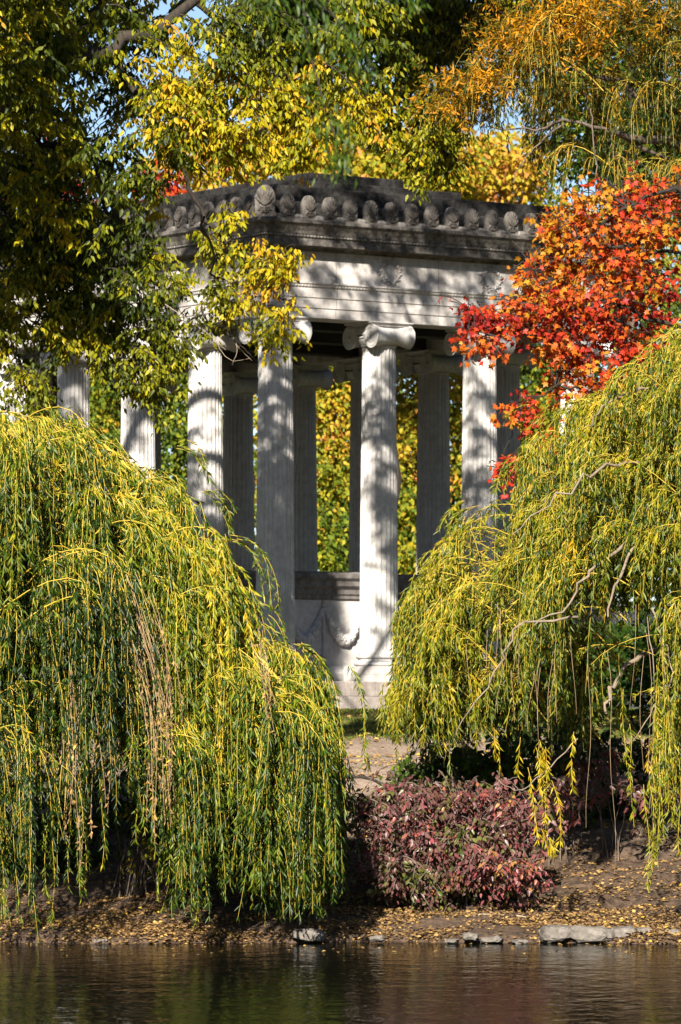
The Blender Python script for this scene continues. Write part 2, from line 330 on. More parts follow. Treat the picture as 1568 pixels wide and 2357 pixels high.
# entablature
def ringpart(name,material,prof):
    b=MB(); b.ring(prof,0,0,X1,Y1); return b.build(name,material,MA)
ar=[(-.34,HA),(.34,HA),(.34,HA+.175),(.362,HA+.183),(.362,HA+.365),(.384,HA+.373),(.384,HA+.55),(.40,HA+.56),(.42,HA+.60),(.445,HA+.62),(.445,HA+.65),(-.34,HA+.65)]
ringpart('architrave',M['stone'],ar)
ringpart('frieze',M['stone'],[(-.30,HA+.652),(.35,HA+.652),(.35,HA+1.22),(-.30,HA+1.22)])
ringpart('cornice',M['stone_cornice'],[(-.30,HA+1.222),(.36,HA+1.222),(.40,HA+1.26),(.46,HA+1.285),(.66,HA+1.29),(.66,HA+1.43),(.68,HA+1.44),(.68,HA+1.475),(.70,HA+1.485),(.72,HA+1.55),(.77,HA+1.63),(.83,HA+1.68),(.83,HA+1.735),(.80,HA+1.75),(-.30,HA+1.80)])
# egg-and-dart / bead runs
def beads(name,e,z,sp,r,material,hz=1.0):
    b=MB(); n=int((X1+2*e+Y1+2*e)/sp)*4; P=[];rr=[]
    LX=X1+2*e; LY=Y1+2*e
    for k in range(n+1):
        t=k/n*(LX+LY); P.append((X1+e-t,-e,z) if t<LX else (-e,-e+t-LX,z)); rr.append(r*(.35,.8,1.,.8)[k%4])
    b.tube(P,np.array(rr),6); return b.build(name,material,MA)
beads('egg_and_dart_band',.682,HA+1.458,.075,.026,M['stone_mid'])
beads('leaf_band',.402,HA+.585,.07,.026,M['stone'])
# roof tiers
def tier(t,z0,z1,name='roof_tier'):
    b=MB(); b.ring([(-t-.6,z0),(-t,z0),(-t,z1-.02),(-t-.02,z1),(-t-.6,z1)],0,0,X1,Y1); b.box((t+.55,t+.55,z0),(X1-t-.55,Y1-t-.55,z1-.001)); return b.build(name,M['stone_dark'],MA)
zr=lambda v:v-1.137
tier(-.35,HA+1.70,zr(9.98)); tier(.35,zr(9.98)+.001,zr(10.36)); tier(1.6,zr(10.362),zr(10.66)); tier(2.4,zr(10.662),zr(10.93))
# ceiling and beams
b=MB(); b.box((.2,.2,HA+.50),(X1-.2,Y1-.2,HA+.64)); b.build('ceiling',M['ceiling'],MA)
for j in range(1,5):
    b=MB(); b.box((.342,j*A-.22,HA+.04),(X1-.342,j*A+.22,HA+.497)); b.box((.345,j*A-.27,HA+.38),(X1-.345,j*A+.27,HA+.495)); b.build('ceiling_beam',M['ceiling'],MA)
# antefixes
def antefix(sc):
    b=MB(); w=.15*sc; h=.45*sc; n=14; out=[(-w*1.12,0),(-w*1.12,h*.10),(-w*.92,h*.16),(-w*.96,h*.40)]
    for k in range(n+1):
        a=PI-PI*k/n; out.append((w*math.cos(a),h*.52+h*.48*math.sin(a)))
    out+=[(w*.96,h*.40),(w*.92,h*.16),(w*1.12,h*.10),(w*1.12,0)]
    m=len(out); V=[(x,-.03,z) for x,z in out]+[(x,.05,z) for x,z in out]
    b.add(V,[tuple(range(m))]+[(i,(i+1)%m,m+(i+1)%m,m+i) for i in range(m)]+[tuple(range(m,2*m))[::-1]])
    for k in range(7):                                       # palmette ribs
        a=PI*(.08+.84*k/6); P=[(0,-.045,h*.36),(w*.45*math.cos(a),-.062,h*.42+h*.25*math.sin(a)),(w*.86*math.cos(a),-.05,h*.52+h*.42*math.sin(a))]
        b.tube(P,np.array([.014,.026,.016])*sc,5)
    for s in (-1,1):
        P=[(s*(w*.2+.07*sc*(1-t)*math.cos(t*9)*.8),-.05,h*.2+.06*sc*(1-t)*math.sin(t*9)) for t in np.linspace(0,.95,12)]; b.tube(P,.014*sc,5)
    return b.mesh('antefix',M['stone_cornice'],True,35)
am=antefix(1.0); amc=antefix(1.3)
zA=HA+1.752
def put_ante(x,y,rz,me=am):
    o=link(bpy.data.objects.new('antefix',me),MA); o.location=(x,y,zA); o.rotation_euler=(0,0,rz)
sp=.466
for k in range(17): put_ante(-.70+.50+k*sp,-.70,0)
for k in range(27): put_ante(-.70,-.70+.50+k*sp,-PI/2)
put_ante(-.69,-.69,-PI/4,amc)
P=[];rr=[]
for k in range(17*8+1): P.append((-.70+.27+k*sp/8,-.70,zA+.03)); rr.append(.022+.045*(abs(k%8-4)<2)*0+.04*max(0,1-abs((k%8)-4)/3)*0+.04*(k%8 in(0,1,7)))
b=MB(); b.tube(P,np.array(rr),6); b.build('antefix_link',M['stone_mid'],MA)
P=[];rr=[]
for k in range(27*8+1): P.append((-.70,-.70+.27+k*sp/8,zA+.03)); rr.append(.022+.04*(k%8 in(0,1,7)))
b=MB(); b.tube(P,np.array(rr),6); b.build('antefix_link',M['stone_mid'],MA)
# wreaths
def wreath():
    b=MB()
    for k in range(26):
        a=2*PI*k/26; r=.20+(.015 if k%2 else -.015)
        c=np.array((r*math.cos(a),0,r*math.sin(a))); t=np.array((-math.sin(a),0,math.cos(a))); n=np.array((math.cos(a),0,math.sin(a)))
        for s in (-1,1):
            d=t*.8+n*s*.7; u=np.array((d[2],0,-d[0])); P0=c-d*.01
            b.add([P0,P0+d*.045+u*.022,P0+d*.10,P0+d*.045-u*.022,P0+d*.045+np.array((0,-.05,0))],[(0,1,4),(1,2,4),(2,3,4),(3,0,4)])
    b.tube([(.2*math.cos(a),0,.2*math.sin(a)) for a in np.linspace(0,2*PI,33)],.022,6)
    for s in (-1,1): b.tube([(s*.02,-.01,-.2),(s*.12,-.02,-.27),(s*.20,-.01,-.24)],.014,5)
    for s in (-1,1): b.tube([(s*.02,-.01,.21),(s*.10,-.02,.27),(s*.19,-.01,.25)],.016,5)
    return b.mesh('wreath',M['stone'],True,50)
wm=wreath()
for i in range(4):
    o=link(bpy.data.objects.new('wreath',wm),MA); o.location=(i*A,-.352,HA+.93)
for j in range(1,6):
    o=link(bpy.data.objects.new('wreath',wm),MA); o.location=(-.352,j*A,HA+.93); o.rotation_euler=(0,0,-PI/2)

# sarcophagus inside
TB=empty('sarcophagus',bw(0,0,0).tolist(),'massive stone sarcophagus with carved swags standing between the temple columns','sarcophagus',rz=TH)
tx0,tx1,ty0,ty1=.85,4.85,2.55,5.6; th_=2.13
b=MB(); b.box((tx0,ty0,.36),(tx1,ty1,th_-.52)); b.build('chest',M['stone_tomb'],TB)
b=MB(); b.ring([(-.3,.002),(.14,.002),(.14,.20),(.10,.24),(.06,.30),(.02,.36),(-.3,.36)],tx0,ty0,tx1,ty1); b.build('base_moulding',M['stone_tomb'],TB)
b=MB(); z=th_-.52; b.ring([(-.3,z+.001),(.02,z+.001),(.05,z+.03),(.05,z+.08),(.09,z+.12),(.09,z+.20),(.16,z+.27),(.16,z+.36),(.22,z+.42),(.22,z+.50),(.20,z+.52),(-.5,z+.56)],tx0,ty0,tx1,ty1)
b.box((tx0+.25,ty0+.25,z+.1),(tx1-.25,ty1-.25,z+.558)); b.build('lid',M['stone_mid'],TB)
px_=np.linspace(tx0+.12,tx1-.12,5)
for k in range(5):
    b=MB(); b.tube([(px_[k],ty0-.01,.38),(px_[k],ty0-.01,z)],.035,6)
    for zz in (.5,.55,1.0,1.38,1.5): b.tube([(px_[k]-.05,ty0-.03,zz),(px_[k]+.05,ty0-.03,zz)],.018,5)
    b.build('pilaster',M['stone_tomb'],TB,True)
for k in range(4):
    b=MB(); xa,xb=px_[k]+.03,px_[k+1]-.03; P=[];rr=[]
    for t in np.linspace(0,1,40):
        P.append((xa+(xb-xa)*t,ty0-.03,1.45-.62*(1-(2*t-1)**2))); rr.append(.03+.09*math.sin(PI*t)+.012*math.sin(t*60))
    b.tube(P,np.array(rr),9); 
    for t in np.linspace(.08,.92,26):
        b.lathe([(.0,-.03),(.03,-.015),(.034,0),(.02,.025),(0,.03)],6,(xa+(xb-xa)*t+R.normal(0,.01),ty0-.10-.02*math.sin(PI*t),1.45-.62*(1-(2*t-1)**2)+R.normal(0,.04)),caps=False)
    b.build('swag',M['stone_tomb'],TB,True,60)

# ------------------------------------------------------------------ vegetation
AVOID=[(150,215,52,42),(405,42,42,26),(335,75,16,14),(255,130,12,14),(1262,425,22,28),(1150,100,18,22),(1120,270,30,22),(700,370,12,14),(800,160,18,20),(1170,330,18,14),(240,340,16,20)]
def avoid(p,k=1.0):
    x,y=scr(p); m=np.zeros(len(p),bool)
    for ax,ay,rx,ry in AVOID: m|=((x-ax)/(rx*k))**2+((y-ay)/(ry*k))**2<1
    return m
def hermite(a,b,ta,tb,n):
    t=np.linspace(0,1,n)[None,:,None]; a=a[:,None];b=b[:,None];ta=ta[:,None];tb=tb[:,None]
    return (2*t**3-3*t**2+1)*a+(t**3-2*t**2+t)*ta+(-2*t**3+3*t**2)*b+(t**3-t**2)*tb
def along(P,u):                                 # P (M,n,3); u (M,) -> point and tangent
    n=P.shape[1]; f=u*(n-1); i=np.clip(f.astype(int),0,n-2); w=(f-i)[:,None]; k=np.arange(len(P))
    return P[k,i]*(1-w)+P[k,i+1]*w, norm(P[k,i+1]-P[k,i])

def willow(root,ttop,tbot,xr,side,Drng,ntips,nstr,hub,material,limbs,yfill,tone0=0.,dens=34,lenpx=(260,640),leaf=.105,ydark=None,tw=M['twig_yellow'],archr=(.7,1.8),skip=None,bare=0.0,longw=1.0,seed=0.,LB2=None,gap=-.35,Dfun=None,holes=None):
    tx,ty=zip(*ttop); bx,by=zip(*tbot)
    px=R.uniform(xr[0],xr[1],ntips); y0=np.interp(px,tx,ty); y1=np.interp(px,*zip(*yfill))
    u=R.random(ntips)**1.15; py=y0+6+(y1-y0)*u
    D=R.uniform(Drng[0],Drng[1],ntips)+.8*np.clip(1-u*3,0,1)
    if skip is not None:
        k=~skip(px,py); px,py,D,u=px[k],py[k],D[k],u[k]
    if Dfun is not None: D=D+Dfun(px)
    gn=np.sin(px/47+2.1*np.sin(py/160)+seed)*.6+np.sin(px/23-py/120+seed*2)*.45+np.sin(px/90+py/95+seed*3)*.5
    k=(gn>gap)|((u<.12)&(gn>-.9)); px,py,D,u,gn=px[k],py[k],D[k],u[k],gn[k]
    D=D-.9*gn
    tips=W(px,py,D); nt_=len(px)
    # arching secondary branches ending at the tips
    ln=R.uniform(*archr,nt_); ang=R.normal(0,.5,nt_)
    dirx=side*np.cos(ang); diry=-np.abs(np.sin(ang))*.9
    out=np.stack([dirx,diry,0*dirx],-1)
    st=tips-out*ln[:,None]+np.stack([0*ln,.25*ln,R.uniform(-.55,.10,nt_)*ln],-1)
    up=np.array([0,0,1.])
    arch=hermite(st,tips,(out*.6+up*.75)*ln[:,None]*1.15,(out*.55-up*R.uniform(.5,1.3,(nt_,1)))*ln[:,None],9)
    # keep arches under the crown outline
    X_,Y_=scr(arch); lim=np.interp(X_,tx,ty); over=np.maximum(lim-8-Y_+np.where(R.random((nt_,1))<.3,R.uniform(-75,-20,(nt_,1)),R.uniform(-25,40,(nt_,1))),0)*arch[...,1]/F; arch[...,2]-=over*.9
    rad=np.linspace(1,.3,9)[None]*R.uniform(.005,.011,(nt_,1))
    tubes('branch',arch,rad,4,tw,root)['kind']='stuff'
    # hanging strands
    k=np.repeat(np.arange(nt_),nstr); m=len(k)
    u2=1-.75*R.random(m)**1.4
    a,tg=along(arch[k],u2); a=a+R.normal(0,.045,(m,3))
    pxs,pys=scr(a); yb=np.interp(pxs,bx,by)
    if LB2 is not None: yb=np.where((R.random(nt_)<.8)[k],np.interp(pxs,*zip(*LB2)),yb)
    want=np.minimum((yb-pys)*R.uniform(.55,1.0,m), R.uniform(lenpx[0],lenpx[1],nt_)[k]*R.uniform(.55,1.1,m)*longw)
    ok=want>35; a,tg,k,want=a[ok],tg[ok],k[ok],want[ok]; m=len(a)
    Ls=want/F*a[:,1]
    n=9; s=(np.linspace(0,1,n)[None]*Ls[:,None])[...,None]; r=R.uniform(.06,.42,(m,1,1)); e=r*(1-np.exp(-s/r))
    hd=norm(tg+R.normal(0,.5,(m,3)))[:,None,:]
    swx=(R.normal(0,.045,(m,1,1))+R.normal(0,.06,(nt_,1,1))[k])*s*np.array([1,1,0]); 
    ph=R.uniform(0,6.3,(m,1)); wob=.018*np.sin(s[...,0]*3.1+ph)[...,None]*np.array([1,.6,0])
    P=a[:,None,:]+hd*e-up*(s-e*.8)+swx+wob
    if holes:
        X_,Y_=scr(P); bad=np.zeros(m,bool)
        for hx,hy,ha,hb in holes: bad|=((((X_-hx)/ha)**2+((Y_-hy)/hb)**2)<1).any(1)
        kp=~bad|(R.random(m)<.10); P=P[kp];k=k[kp];Ls=Ls[kp];s=s[kp]; m=len(P)
    tubes('hanging_twig',P,np.linspace(.0036,.0016,n)[None]*np.ones((m,1)),3,tw,root)['kind']='stuff'
    # leaves
    cnt=np.maximum((Ls*dens*R.uniform(.7,1.15,m)*np.where(R.random(m)<bare,.15,1)).astype(int),4); kk=np.repeat(np.arange(m),cnt); q=len(kk)
    uu=R.random(q)**.9
    pos,t2=along(P[kk],uu)
    az=R.uniform(0,2*PI,q); sp_=R.uniform(.3,1.15,q); lat=np.stack([np.cos(az),np.sin(az),0*az],-1)
    ax=norm(t2)+lat*sp_[:,None]+np.array([0,0,-.25])
    size=leaf*R.uniform(.6,1.2,q)*np.where(uu>.93,.75,1)
    strand=R.normal(0,.10,m); clump=.20*vnoise(tips,.9,7)
    tone=.31-.10*uu+tone0+strand[kk]+clump[k][kk]+R.normal(0,.13,q)+.22*np.clip(1-s[kk,-1,0]*uu/.5,0,1)
    g_=R.random(nt_)<.02; tone=np.where(g_[k][kk]&(uu>.3),.88,tone)
    lf=leaves('foliage',T_LANCE,pos,ax,size,tone,material,root,width=R.uniform(.8,1.25,q)); lf['kind']='stuff'
    # leaves on arches
    ka=np.repeat(np.arange(nt_),26); pa,ta=along(arch[ka],R.random(len(ka))); 
    axa=ta+R.normal(0,.6,pa.shape)+np.array([0,0,-.3])
    lf=leaves('branch_foliage',T_LANCE,pa,axa,leaf*R.uniform(.6,1.1,len(ka)),.5+tone0+R.normal(0,.14,len(ka)),material,root); lf['kind']='stuff'
    return tips

# ---- left willow
lw=empty('willow_tree',W1(-190,1900,65.5)*[1,1,0]+[0,0,float(ground(-5.7,65.5))],'large green weeping willow on the left bank with strands trailing to the water','willow')
LT=[(-150,950),(0,955),(100,962),(200,985),(300,1040),(400,1100),(480,1180),(540,1290),(600,1400),(620,1455),(700,1495),(760,1565),(785,1700),(800,1900)]
LB=[(-150,2230),(0,2200),(14,2190),(40,2090),(110,2090),(180,2060),(210,2050),(250,1960),(300,1900),(350,2080),(400,2140),(480,2130),(540,2040),(590,2130),(660,2160),(720,2110),(800,2150)]
LF=[(-150,1500),(0,1480),(250,1500),(350,1700),(500,1760),(620,1900),(760,1800),(800,1950)]
hubL=W1(-190,1500,65.5)
willow(lw,LT,LB,(-120,768),1,(60.4,64.6),470,15,hubL,M['lf_willow'],None,LF,0.02,dens=40,leaf=.135,LB2=[(-150,1750),(0,1760),(100,1700),(200,1760),(300,1780),(345,1950),(400,2140),(480,2130),(540,2040),(590,2130),(660,2160),(720,2110),(800,2150)],seed=1.)
willow(lw,[(-150,1500),(170,1500)],[(-150,2230),(0,2205),(60,2190),(150,2120),(170,2080)],(-120,165),1,(59.6,61.2),14,7,hubL,M['lf_willow'],None,[(-150,1900),(170,1800)],-.05,dens=30,leaf=.13,seed=7.,gap=-2)
# a pale second curtain, stringy tan strands without leaves
def strands(name,root,starts,lens,drift,material,r=.006,n=10,tipleaf=None,lmat=None,dens=8,tone=.4,lsize=.09):
    m=len(starts); s=(np.linspace(0,1,n)[None]*lens[:,None])[...,None]; ph=R.uniform(0,6.3,(m,1))
    P=starts[:,None,:]+np.concatenate([drift[:,None,:1]*(1-np.exp(-s*1.2)),0*s,-s],-1)+.03*np.sin(s*3+ph[...,None])*np.array([1,.5,0])
    tubes(name,P,np.linspace(r,r*.5,n)[None]*np.ones((m,1)),3,material,root)['kind']='stuff'
    if lmat:
        cnt=np.maximum((lens*dens).astype(int),2); kk=np.repeat(np.arange(m),cnt); uu=R.random(len(kk))**.5; pos,t=along(P[kk],uu)
        lf=leaves('dry_leaf',T_LANCE,pos,t+R.normal(0,.5,pos.shape),lsize*R.uniform(.5,1.1,len(kk)),tone+R.normal(0,.15,len(kk)),lmat,root,width=2.); lf['kind']='stuff'
st=[];ln=[];dr=[]
for cx,cy,sp_,k,l0,l1,dx in [(262,1330,34,10,1.4,3.2,.45),(300,1400,40,9,1.0,2.7,.3),(172,1560,14,8,1.0,2.5,-.02),(215,1590,14,5,1.0,2.,.03),(330,1450,24,9,1.1,2.4,.4),(600,1480,12,8,.6,1.2,.2)]:
    for _ in range(k): st.append(W1(cx+R.normal(0,sp_),cy+R.normal(0,30),60.0+R.uniform(-.3,.5))); ln.append(R.uniform(l0,l1)); dr.append([dx+R.normal(0,.08),0,0])
strands('bare_twig',lw,np.array(st),np.array(ln),np.array(dr),M['twig_tan'],.0045,lmat=M['lf_litter'],dens=9,tone=.55)
# limbs of the left willow
P_=lambda *a:[W1(*p) for p in a]
hub0=[float(v) for v in lw.location]
limb_paths('trunk',[([hub0,W1(-200,1750,65.5),W1(-170,1500,65.2),W1(-140,1250,64.8)],.34,.16)],M['bark_dark'],lw,10)
limb_paths('limb',[(P_((-170,1500,65.2),(0,1330,64.5),(140,1250,63.5),(240,1160,62.8),(330,1130,62.6),(430,1190,62.6)),.05,.004),
 (P_((-170,1500,65),(60,1430,64),(250,1400,63),(420,1330,62),(520,1330,62.0),(560,1400,62)),.05,.004),
 (P_((-170,1600,65),(150,1560,64),(350,1480,63),(520,1440,62),(600,1520,61.3),(700,1640,61)),.08,.012),
 (P_((-140,1300,64.8),(0,1080,64),(120,1010,63.5),(230,1020,63),(300,1080,62.6)),.06,.010),
 (P_((-170,1500,65),(120,1500,64),(300,1700,63.5),(420,1800,63),(520,1880,63)),.06,.012),
 (P_((480,1440,62),(560,1480,61.4),(620,1540,61.2),(680,1600,61)),.035,.012)],M['twig_yellow'],lw,6,18)

# ---- right willow
rw=empty('willow_tree',[W1(1740,1900,66.5)[0],66.5,float(ground(5.8,66.5))],'yellowing weeping willow on the right bank with crooked pale branches','willow')
RT=[(905,1640),(922,1480),(950,1350),(1010,1260),(1100,1150),(1170,1090),(1215,1000),(1250,930),(1330,905),(1400,880),(1450,810),(1568,750),(1700,700)]
RB=[(905,1700),(950,1730),(1000,1800),(1060,1830),(1120,1700),(1180,1740),(1240,1980),(1275,1990),(1300,1860),(1400,1780),(1480,1830),(1520,2100),(1568,2160),(1700,2200)]
RF=[(905,1650),(1000,1560),(1100,1600),(1250,1640),(1400,1560),(1500,1700),(1568,1850),(1700,1850)]
def rskip(px,py):
    return (((px-1440)/75)**2+((py-1520)/85)**2<1)|(((px-1110)/45)**2+((py-1290)/50)**2<1)&(R.random(len(px))<.8)|(((px-1130)/35)**2+((py-1500)/45)**2<1)
willow(rw,RT,RB,(912,1690),-1,(61.5,65.5),600,13,None,M['lf_willow2'],None,RF,.03,dens=41,lenpx=(90,330),skip=rskip,leaf=.125,holes=[(1105,1290,32,40),(1128,1500,24,40),(1440,1515,75,60),(1250,1560,24,30),(1500,1600,50,50),(1170,1400,20,20),(1350,1430,40,22)],seed=4.,gap=-.25,Dfun=lambda px:np.interp(px,[1200,1450],[2.4,0]),LB2=[(905,1700),(950,1730),(1000,1780),(1060,1790),(1120,1680),(1240,1720),(1300,1800),(1400,1700),(1480,1760),(1568,1950),(1700,2200)])
limb_paths('trunk',[([list(rw.location),W1(1735,1750,66.5),W1(1690,1500,66),W1(1650,1200,65.5),W1(1600,950,65)],.32,.12)],M['bark_dark'],rw,10)
limb_paths('limb',[(P_((1690,1500,66),(1560,1480,65),(1450,1530,64.2),(1410,1590,63.8),(1395,1640,63.6)),.045,.02),
 (P_((1650,1250,65.6),(1540,1130,64),(1500,1160,63),(1450,1290,62.3),(1420,1350,62),(1400,1420,61.8)),.035,.012),
 (P_((1560,1200,64),(1490,1240,63),(1430,1260,62.5),(1370,1310,62),(1330,1350,61.8),(1290,1410,61.6),(1230,1440,61.5)),.034,.008),
 (P_((1330,1420,62),(1200,1440,61.7),(1150,1530,61.4),(1100,1610,61.2),(1050,1690,61.1)),.018,.006),
 (P_((1500,1400,62),(1530,1480,61.8),(1545,1560,61.6),(1500,1640,61.5),(1450,1720,61.5)),.014,.005),
 (P_((1640,1100,65),(1500,1060,63),(1380,1080,62),(1280,1150,61.8),(1180,1230,61.6)),.03,.006),
 (P_((1640,1000,65),(1520,900,63.6),(1420,920,63),(1350,980,62.6)),.03,.006),
 (P_((1490,1420,61.8),(1510,1600,61.6),(1500,1800,61.5),(1490,1900,61.5)),.008,.003),
 (P_((1520,1450,61.8),(1540,1650,61.6),(1560,1880,61.5)),.008,.003),
 (P_((1330,1700,61.4),(1240,1790,61.3),(1190,1820,61.2),(1140,1790,61.2)),.009,.004)],M['bark_mid'],rw,6,18)
st=[];ln=[];dr=[]
for cx,cy,sp_,k,l0,l1,dx in [(1480,1450,55,7,1.0,2.9,.1),(1250,1500,60,8,.6,1.4,-.1),(1150,1500,60,7,.5,1.1,-.05)]:
    for _ in range(k): st.append(W1(cx+R.normal(0,sp_),cy+R.normal(0,40),61+R.uniform(-.3,.5))); ln.append(R.uniform(l0,l1)); dr.append([dx+R.normal(0,.12),0,0])
strands('bare_twig',rw,np.array(st),np.array(ln),np.array(dr),M['twig_tan'],.0034)

def wisps(root,rows,material,tone,dens=42,lsize=.125,nm=8):
    st=[];ln=[];dr=[]
    for cx,cy,sx_,sy_,k,l0,l1,dx,D in rows:
        for _ in range(k): st.append(W1(cx+R.normal(0,sx_),cy+R.normal(0,sy_),D+R.normal(0,.15))); ln.append(R.uniform(l0,l1)); dr.append([dx*R.uniform(.7,1.3),0,0])
    st,ln,dr=np.array(st),np.array(ln),np.array(dr); n=10; m=len(st); s=(np.linspace(0,1,n)[None]*ln[:,None])[...,None]
    P=st[:,None,:]+np.concatenate([dr[:,None,:1]*(1-np.exp(-s*2.5)),.1*np.sin(s*2),-s+.45*np.abs(dr[:,None,:1])*(1-np.exp(-s*4))],-1)+.02*np.sin(s*5+R.uniform(0,6,(m,1,1)))*np.array([1,.5,0])
    tubes('trailing_twig',P,np.linspace(.004,.002,n)[None]*np.ones((m,1)),3,M['twig_yellow'],root)['kind']='stuff'
    cnt=np.maximum((ln*dens).astype(int),4); kk=np.repeat(np.arange(m),cnt); pos,t=along(P[kk],R.random(len(kk))); az=R.uniform(0,2*PI,len(kk))
    ax=t+np.stack([np.cos(az),np.sin(az),0*az],-1)*R.uniform(.3,1.1,(len(kk),1))
    leaves('trailing_foliage',T_LANCE,pos,ax,lsize*R.uniform(.6,1.15,len(kk)),tone+R.normal(0,.12,len(kk)),material,root)['kind']='stuff'
wisps(lw,[(762,1535,14,14,3,1.2,1.6,.16,60.8),(800,1525,10,10,2,1.2,1.5,.2,60.8),(545,1240,8,10,4,.7,1.3,.45,61.5),(480,1130,10,10,4,.4,.9,.35,61.8),(420,1030,14,8,4,.4,.8,.4,62),(210,965,40,8,5,.2,.5,.4,62.5),(600,1400,10,20,6,.8,1.4,.3,61.2),(700,1485,16,8,6,.5,1.0,.4,61),(350,1080,30,10,5,.3,.7,.35,62.2),(300,1600,120,60,14,1.6,2.6,.05,60.6),(420,1700,60,60,8,1.6,2.4,.05,60.6),(90,1700,60,60,7,1.3,2.3,.0,60.6)],M['lf_willow'],.36)
wisps(rw,[(945,1400,10,30,7,.5,1.1,-.25,63.5),(1010,1270,14,10,6,.3,.8,-.4,63.8),(1090,1160,16,10,6,.3,.7,-.4,64),(1190,1060,16,10,6,.3,.7,-.35,63.8),(930,1560,8,30,6,.5,1.0,-.1,63.5),(1260,940,16,8,5,.3,.6,-.4,63.4),(1540,1500,30,100,10,1.2,2.6,.0,61),(1490,1700,30,80,8,.8,1.6,.05,61)],M['lf_willow2'],.42)
wisps(rw,[(1243,1750,14,30,5,.6,1.15,.12,61.4),(1256,1930,14,12,5,.2,.35,.15,61.3),(1290,1740,22,25,3,.3,.7,.0,61.4),(1160,1700,30,25,3,.3,.5,.0,61.6)],M['lf_willow2'],.74,dens=50)
# ---- golden willow-like tree, upper right, further back
gw=empty('willow_tree',[W1(1800,1700,76)[0],76,float(ground(7,76))],'tall golden and green willow filling the upper right corner behind the red maple','willow')
GT=[(950,200),(1000,150),(1060,60),(1120,-40),(1700,-60)]
GB=[(950,330),(1050,310),(1150,360),(1250,420),(1350,520),(1450,540),(1700,560)]
GF=[(950,250),(1050,270),(1200,300),(1300,380),(1700,430)]
def gskip(px,py): 
    p=W(px,py,76+0*px); return avoid(p,1.3)
willow(gw,GT,GB,(975,1680),-1,(73,78),250,13,None,M['lf_gold'],None,GF,.06,dens=36,lenpx=(60,190),leaf=.12,skip=gskip,archr=(.6,1.6),bare=.25)
# golden fingers along the top
cl=np.array([(1010,215),(1050,235),(1090,195),(1040,180),(1130,90),(1180,60),(1250,40),(1330,30),(1400,60),(1450,30),(1500,70),(1540,50),(1190,130),(1560,120),(1480,130),(1260,90),(1350,110),(1120,180),(1420,10),(1300,10)],float)
kk=R.integers(0,len(cl),400); c_=W(cl[kk,0]+R.normal(0,38,400),cl[kk,1]+R.normal(0,22,400),73.3+R.normal(0,.5,400)); k2=np.repeat(np.arange(400),22)
leaves('golden_foliage',T_LANCE,c_[k2]+R.normal(0,.07,(len(k2),3)),R.normal(0,.8,(len(k2),3))+np.array([-.2,0,-.35]),.13*R.uniform(.6,1.2,len(k2)),.68+R.normal(0,.16,len(k2))+.25*vnoise(c_,1,5)[k2],M['lf_gold'],gw,width=1.3)['kind']='stuff'
limb_paths('trunk',[([list(gw.location),W1(1780,1200,76),W1(1720,700,76),W1(1640,300,76),W1(1600,-200,76)],.40,.20)],M['bark_dark'],gw,10)
limb_paths('limb',[(P_((1660,420,76),(1560,330,75),(1490,325,74.5),(1430,310,74),(1400,300,73.8)),.10,.035),
 (P_((1500,328,74.5),(1490,270,74),(1475,240,73.6),(1450,205,73.4)),.035,.012),
 (P_((1640,300,76),(1450,200,75),(1360,170,74.5),(1320,100,74)),.05,.014),
 (P_((1560,380,75),(1400,300,74),(1300,280,73.6),(1230,300,73.4),(1120,290,73.2)),.04,.008),
 (P_((1300,285,73.6),(1240,330,73.3),(1200,380,73.1),(1180,420,73)),.015,.006),
 (P_((1640,100,76),(1500,60,75),(1300,40,74),(1150,80,73.5),(1060,180,73.2)),.05,.008),
 (P_((1360,250,74),(1370,330,73.4),(1375,470,73.2),(1385,560,73.1)),.012,.005)],M['bark'],gw,6,16)

# (its crown above the frame follows below)
# ---- generic broadleaf tree from clump list: sprays of leaves on twigs
def sprays(root,clumps,tpl,material,leaf,per,tonefn,twig,spread=.24,droop=.9,width=1.0,av=1.0,name='foliage',nb=None,hubs=None,hubr=.012):
    # clumps rows: cx,cy,rx,ry,n,D,Dsd,tone
    c=[];tn=[];
    for cx,cy,rx,ry,n,D,ds,t in clumps:
        a=R.uniform(0,2*PI,n); rr=np.sqrt(R.random(n))*1.05
        c.append(W(cx+rx*rr*np.cos(a),cy+ry*rr*np.sin(a),D+R.normal(0,ds,n))); tn.append(np.full(n,t))
    c=np.concatenate(c); tn=np.concatenate(tn)
    if av: k=~avoid(c,av*1.15); c,tn=c[k],tn[k]
    if root.name.startswith('box_elder'): c,kp=move_off_light(c); c,tn=c[kp],tn[kp]
    return spray_at(root,c,tn,tpl,material,leaf,per,tonefn,twig,spread,droop,width,av,name,nb,hubs,hubr)
BR=np.array([[math.cos(TH),-math.sin(TH),0],[math.sin(TH),math.cos(TH),0],[0,0,1]])
def move_off_light(c):          # keep the sunny gaps: boughs that would shade the lit column foot stand further forward
    t=(c-np.array([C0[0],C0[1],Z0]))@BR; sd=TOSUN@BR; q=t-((t[:,1]+.4)/sd[1])[:,None]*sd; r=R.random(len(c))
    z=((q[:,0]>1.75)&(q[:,0]<3.)&(q[:,2]<4.2)&(r<.93))|((q[:,0]>.25)&(q[:,0]<1.8)&(q[:,2]<5.2)&(r<.95))|((q[:,0]>4.2)&(q[:,0]<5.3)&(q[:,2]<4.5)&(r<.6))|((q[:,0]>-.5)&(q[:,0]<.3)&(q[:,2]<5)&(r<.4))
    z&=(q[:,2]>-1.5)&(c[:,1]<86); x,y=scr(c); c=c.copy(); c[z]=W(x[z],y[z],R.uniform(65.3,66.6,z.sum())); return c,~(z&(R.random(len(c))<.45))
